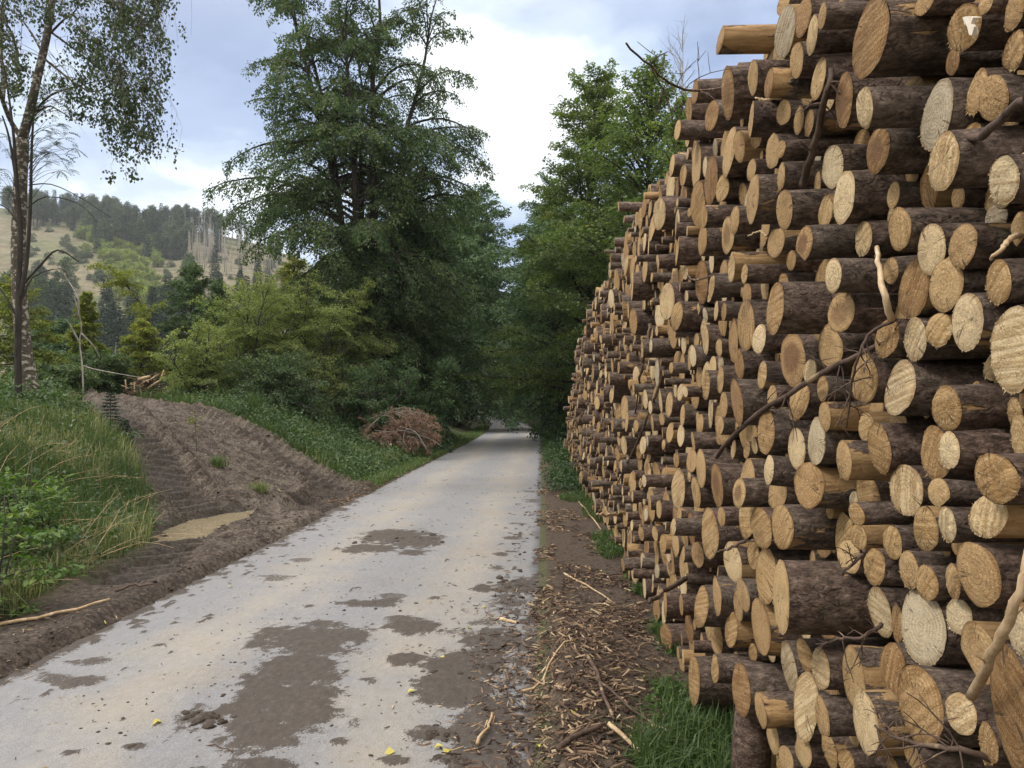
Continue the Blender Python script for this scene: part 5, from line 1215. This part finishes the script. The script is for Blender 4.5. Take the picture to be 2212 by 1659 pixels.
# clods of mud
g = Geo()
def icos(r):
    t = (1+5**.5)/2; V = unit(np.array([(-1, t, 0), (1, t, 0), (-1, -t, 0), (1, -t, 0), (0, -1, t), (0, 1, t), (0, -1, -t), (0, 1, -t), (t, 0, -1), (t, 0, 1), (-t, 0, -1), (-t, 0, 1)], float))
    Fc = [(0, 11, 5), (0, 5, 1), (0, 1, 7), (0, 7, 10), (0, 10, 11), (1, 5, 9), (5, 11, 4), (11, 10, 2), (10, 7, 6), (7, 1, 8), (3, 9, 4), (3, 4, 2), (3, 2, 6), (3, 6, 8), (3, 8, 9), (4, 9, 5), (2, 4, 11), (6, 2, 10), (8, 6, 7), (9, 8, 1)]
    V = list(map(tuple, V)); mid = {}; F2 = []
    def md(a, b):
        k = (min(a, b), max(a, b))
        if k not in mid: mid[k] = len(V); V.append(tuple(unit((np.array(V[a])+np.array(V[b])))))
        return mid[k]
    for a, b, c in Fc:
        ab, bc, ca = md(a, b), md(b, c), md(c, a); F2 += [(a, ab, ca), (b, bc, ab), (c, ca, bc), (ab, bc, ca)]
    return np.array(V), np.array(F2)
IV, IF = icos(dr)
def clod(x, y, s, flat=.45):
    V = IV*(1+dr.normal(0, .20, (len(IV), 1)))*np.array((s*dr.uniform(.7, 1.5), s*dr.uniform(.7, 1.3), s*flat)); a = dr.uniform(0, 6.28)
    V = V@np.array(((math.cos(a), math.sin(a), 0), (-math.sin(a), math.cos(a), 0), (0, 0, 1))); z = float(surf(np.array([x]), np.array([y]))[0]); g.add(V+np.array((x, y, z+s*flat*.35)), IF)
for px, py, n, sx, sy, s in ((440, 1548, 26, 34, 11, .030), (293, 1610, 9, 13, 3, .022), (920, 1165, 22, 45, 10, .035), (830, 1165, 14, 50, 10, .03), (1105, 1265, 26, 34, 14, .03), (1050, 1420, 40, 45, 35, .025), (1000, 1455, 30, 45, 30, .02), (935, 1585, 24, 30, 10, .022), (1000, 1640, 24, 30, 12, .022), (1070, 1580, 60, 60, 60, .022), (1140, 1390, 16, 26, 10, .03), (960, 1480, 25, 50, 25, .016), (860, 1345, 10, 30, 12, .012), (630, 1430, 60, 80, 60, .009), (590, 1540, 80, 80, 50, .009), (800, 1302, 22, 50, 8, .016), (1120, 1180, 20, 22, 40, .02), (1140, 1090, 16, 16, 30, .02), (480, 1500, 2, 2, 2, .02), (720, 1240, 16, 160, 60, .010), (500, 1400, 26, 150, 90, .008), (760, 1500, 20, 100, 90, .008), (240, 1540, 20, 90, 60, .008)):
    for _ in range(n):
        q = at_z(px+dr.normal(0, sx*.7), py+dr.normal(0, sy*.7)); clod(q[0], q[1], s*dr.uniform(.35, 1.2))
def mudfield(n, x0, x1, y0, y1, lo, hi):
    for _ in range(n):
        y = y0*(y1/y0)**dr.random(); x = dr.uniform(x0, x1)
        if fbm(np.array([x*1.7]), np.array([y*1.7]), 2, 91)[0] < .46: continue
        clod(x, y, dr.uniform(lo, hi)*dr.uniform(.4, 1), .5)
mudfield(1500, -5.0, -3.2, 3.6, 9, .006, .028); mudfield(900, -6.5, -3.4, 9, 14.5, .008, .035); mudfield(500, -9.5, -4.5, 11, 19, .012, .05); mudfield(300, -.3, .8, 2.4, 8, .01, .03)
tag(g.build('mud_clods', M['clod']), 'dark clods of mud dropped on the road and churned up beside it', 'mud', kind='stuff')
# yellow leaves on the road and verge
pr = Geo(); leaf_geo(pr, np.zeros((1, 3)), np.array([(1., 0, 0)]), np.array([(0, 0, 1.)]), np.array([.05]), np.array([.042]), np.array([.5]), fold=.3)
LV = [(350, 1558, 'yellow leaf on the road left of the large mud clod'), (853, 1621, 'pale yellow leaf on the road at the bottom edge of the photo'), (938, 1613, 'yellow leaf beside mud clods near the bottom edge'), (972, 1616, 'yellow leaf close right of another near the bottom edge'), (1240, 1590, 'bright yellow leaf lying among bark chips at the bottom'), (1492, 1590, 'yellow leaf on the grass beside the lowest logs'), (1165, 1620, 'small yellow leaf in the dark mud at the bottom'), (1385, 1640, 'round yellow leaf between bark chips and grass'), (880, 1495, 'tan leaf on the clean middle of the road'), (1010, 1355, 'yellow leaf on the right edge of the asphalt'), (1050, 1310, 'pale leaf under the mud clods at the right road edge'), (960, 1420, 'greenish leaf in the mud print on the road'), (500, 1265, 'yellow leaf in the dark shoulder mud beside the puddle'), (230, 1350, 'pale leaf in the mud left of the road'), (1300, 1235, 'yellow leaf on the soil between road and logs')]
for n, (px, py, lab) in enumerate(LV):
    q = at_z(px, py); z = float(surf(np.array([q[0]]), np.array([q[1]]))[0])
    o = pr.build('fallen_leaf', M['yleaf'], smooth=False) if n == 0 else first_leaf.copy()
    if n == 0: first_leaf = o
    else: COL.objects.link(o)
    o.location = (q[0], q[1], z+.008); o.rotation_euler = (dr.normal(0, .25), dr.normal(0, .25), dr.uniform(0, 6.28)); s = dr.uniform(.7, 1.2); o.scale = (s, s, s)
    tag(o, lab, 'leaf', 'yellow leaves on the ground')
# branches hanging in or leaning on the pile
def stick(pts, r0, r1, label, mat='stick', twigs=0, tw=.25, seed=0, name='branch', dead=False):
    """pts: px, py, distance in front of the pile front"""
    r = np.random.default_rng(seed+5); W = np.array([at_x(px, py, AX-p) for px, py, p in pts]); P = smooth_path(W, 16); base = P[0].copy(); g = Geo(); P = P+r.normal(0, r0*.25, P.shape)
    g.tube(P, np.linspace(r0, r1, 16), 7)
    
    g.V = [v-base for v in g.V]; tg = g
    for i in range(twigs):
        k = r.integers(3, 15); d = unit(unit(P[min(k+1, 15)]-P[k-1])*.5+r.normal(0, 1, 3)*np.array((.5, 1, 1))); B = bez(P[k]-base, d, tw*r.uniform(.3, 1), .3, 5, .12, r); tg.tube(B, np.linspace(max(r1*.5, .0022), .0010, 6), 4, cap=False)
        for j in range(2):
            q = B[r.integers(2, 5)]; tg.tube(bez(q, unit(d+r.normal(0, .6, 3)), tw*.35*r.uniform(.3, 1), .2, 3, .1, r), np.linspace(.0016, .0008, 4), 3, cap=False)
    o = tag(g.build(name, M[mat]), label, 'branch'); o.location = base
stick([(1548, 985, .03), (1610, 915, .09), (1700, 855, .10), (1790, 800, .10), (1860, 765, .07), (1940, 735, .03)], .011, .006, 'long thin fallen branch lying diagonally across the log ends', twigs=16, tw=.22, seed=1)
stick([(1735, 400, .06), (1748, 350, .08), (1765, 290, .08), (1790, 190, .10), (1800, 150, .06)], .013, .008, 'forked broken branch hanging steeply between the upper logs', twigs=8, tw=.14, seed=2)
stick([(2072, 300, .04), (2120, 292, .10), (2160, 262, .16), (2200, 222, .22), (2260, 160, .26)], .009, .006, 'smooth curved grey branch jutting out at the upper right border', seed=3)
stick([(2100, 1500, .06), (2140, 1425, .12), (2180, 1340, .14), (2212, 1240, .14), (2235, 1150, .12)], .010, .007, 'rough barked branch slanting across the logs at the lower right border', mat='bare', twigs=3, tw=.07, seed=4)
stick([(1895, 535, .03), (1902, 590, .08), (1912, 640, .10), (1925, 690, .07)], .006, .009, 'split reddish stick wedged upright among the logs at right', mat='bare', seed=6)
stick([(1935, 690, .06), (1880, 720, .09), (1855, 770, .12), (1840, 830, .12), (1828, 920, .10)], .005, .002, 'fine leafless twig dangling from the long fallen branch', twigs=14, tw=.15, seed=7)
stick([(1655, 510, .10), (1640, 500, .12), (1615, 510, .16)], .006, .002, 'pale splinter sticking out left of the upper middle logs', mat='bare', seed=8)
stick([(1700, 205, .04), (1660, 215, .10), (1632, 213, .14)], .008, .003, 'flat pale splinter jutting out near the upper left logs', mat='bare', seed=9)
stick([(1620, 1162, .05), (1580, 1182, .12), (1545, 1192, .18)], .009, .004, 'short dark stick poking out low on the left half of the pile', seed=10)
stick([(1710, 1150, .02), (1660, 1170, .06), (1612, 1168, .08)], .006, .003, 'small stick between the low logs left of the crumbly gold log', seed=11)
stick([(1340, 1112, .05), (1310, 1112, .25), (1290, 1110, .36)], .022, .010, 'split pale pole sticking out over the verge at the pile foot', mat='bare', seed=12)
stick([(1870, 1190, .08), (1845, 1215, .1), (1818, 1240, .1)], .006, .003, 'thin forked twig hanging below the striped gold logs', twigs=5, tw=.08, seed=13)
stick([(2150, 1640, .02), (2050, 1615, .10), (1960, 1600, .12), (1890, 1570, .10)], .007, .003, 'bushy dry twig lying on the lowest logs at the bottom right', twigs=18, tw=.16, seed=14)
stick([(1905, 1350, .02), (1860, 1375, .10), (1800, 1380, .10)], .006, .003, 'wiry dry twig lying in the gap under the long barked log', twigs=8, tw=.13, seed=15)
stick([(2200, 505, .02), (2170, 530, .10), (2140, 560, .12)], .006, .003, 'splintered brown stick pointing down near the right border', mat='bare', seed=16)
stick([(1560, 188, .02), (1500, 197, .3), (1440, 175, .5), (1400, 140, .62), (1350, 96, .75)], .006, .002, 'long bare branch reaching from the pile top into the sky', twigs=7, tw=.30, seed=17)
stick([(1480, 1250, .10), (1440, 1275, .3), (1400, 1300, .45)], .016, .009, 'barked stick lying on the weeds at the foot of the pile', seed=18)
stick([(1480, 590, .0), (1500, 605, .10), (1550, 590, .14)], .008, .003, 'dark stick across the log ends left of the mossy striped log', seed=19)
stick([(1320, 660, .02), (1300, 668, .2), (1310, 640, .1)], .008, .004, 'broken stick on the far slope of the pile', seed=20)
for k, (a, b, c, lab) in enumerate([((1365, 1010), (1290, 1150), (1300, 1080), 0), ]): pass
stick([(1405, 700, .05), (1395, 760, .1), (1380, 830, .1), (1372, 900, .06)], .016, .006, 'thin trunk leaning upright against the far part of the pile', twigs=6, tw=.3, seed=21)
stick([(1440, 790, .03), (1400, 900, .1), (1355, 1000, .12), (1310, 1090, .1)], .013, .006, 'long dark pole leaning down along the middle of the pile', twigs=6, tw=.2, seed=22)
# white torn flap on a top log
q = at_x(2090, 50, AX-.12); g = Geo(); s = q[1]/F
V = np.array([(-18, 22), (-6, 18), (14, 6), (20, 2), (12, -8), (24, -20), (14, -34), (4, -26), (-2, -8), (-12, 4)], float)*s*1.0
VV = [(0, -x, z) for x, z in V]+[(.012+.008*math.sin(i), -x*.96, z*.96) for i, (x, z) in enumerate(V)]
n = len(V); g.add(VV, [(0, i, i+1) for i in range(1, n-1)]+[(n, n+i+1, n+i) for i in range(1, n-1)], [(i, (i+1) % n, n+(i+1) % n, n+i) for i in range(n)])
m, nt, bs = new_mat('fresh_torn_wood'); setp(nt, bs, color=nt.mix(nt.noise(nt.pos(), 60, 3), (.55, .46, .34), (.80, .76, .68)), rough=.7); M['torn'] = m
o = tag(g.build('wood_splinter', M['torn'], smooth=False), 'white torn wood flap on a log near the top right corner', 'splinter'); o.location = q
# sticks lying on the verge heap
def lying(px0, py0, px1, py1, r0, lab, mat='stick', h=.03):
    a, b = at_z(px0, py0, .05), at_z(px1, py1, .05); P = np.linspace(a, b, 7); P[:, 2] = surf(P[:, 0], P[:, 1])+h+dr.normal(0, .004, 7); P = P+dr.normal(0, .008, P.shape)*np.array((1, 1, 0)); g = Geo(); g.tube(P-P[0], np.linspace(r0, r0*.6, 7), 7); o = tag(g.build('stick', M[mat]), lab, 'stick'); o.location = P[0]
lying(1205, 1640, 1300, 1600, .016, 'short thick brown stick among the chips at the bottom of the photo')
lying(1268, 1470, 1330, 1590, .013, 'reddish split stick on the debris heap'); lying(1410, 1580, 1660, 1660, .009, 'pale stick crossing the grass to the lowest logs', 'bare'); lying(1315, 1600, 1420, 1655, .012, 'peeled stick at the bottom of the debris heap', 'bare')
lying(1075, 1322, 1115, 1330, .016, 'piece of orange bark at the right asphalt edge', 'bare', .012); lying(1035, 1590, 1060, 1525, .010, 'peeled stub standing out at the left rim of the debris', 'bare'); lying(1290, 1520, 1460, 1600, .008, 'long thin stick on the debris heap pointing to the logs'); lying(1220, 1230, 1320, 1290, .010, 'pale stick lying on the verge soil', 'bare', .015); lying(1130, 1480, 1240, 1440, .008, 'thin stick across the left side of the debris heap', 'bare'); lying(1250, 1080, 1300, 1140, .014, 'long pale splinter along the verge beside the pile foot', 'bare', .02)
lying(0, 1350, 240, 1315, .014, 'pale stick on the mud edge under the left bank', 'bare', .02); lying(450, 1585, 510, 1600, .004, 'thin twig beside the large mud clod on the road', 'stick', .006); lying(250, 1290, 330, 1275, .012, 'dark stick half sunk in the shoulder mud')
# upright slab at the pile foot
q = at_x(1598, 1560, AX-.10); g = Geo(); g.tube([(0, 0, -.35), (.02, 0, 0), (.05, .02, .28)], [.075, .078, .07], 14); o = tag(g.build('upright_log', M['bark']), 'weathered log standing upright at the near foot of the pile', 'log'); o.location = (q[0]+.03, q[1], .30)

# ------------------------------------------------------------------ air
HAZE = .00022
m = bpy.data.materials.new('thin_haze'); m.use_nodes = True; nt = NT(m.node_tree); nt.n.remove(nt.n['Principled BSDF'])
pv = nt.new('ShaderNodeVolumePrincipled'); pv.inputs['Color'].default_value = (.86, .92, 1, 1); pv.inputs['Density'].default_value = HAZE; pv.inputs['Anisotropy'].default_value = .2
nt.l.new(pv.outputs[0], nt.n['Material Output'].inputs['Volume'])
bx = np.array([(x, y, z) for z in (-40, 330) for y in (-45, 1450) for x in (-760, 540)], float); g = Geo()
g.add(bx, None, [(0, 2, 3, 1), (4, 5, 7, 6), (0, 1, 5, 4), (2, 6, 7, 3), (0, 4, 6, 2), (1, 3, 7, 5)])
tag(g.build('haze', m, smooth=False), kind='stuff')
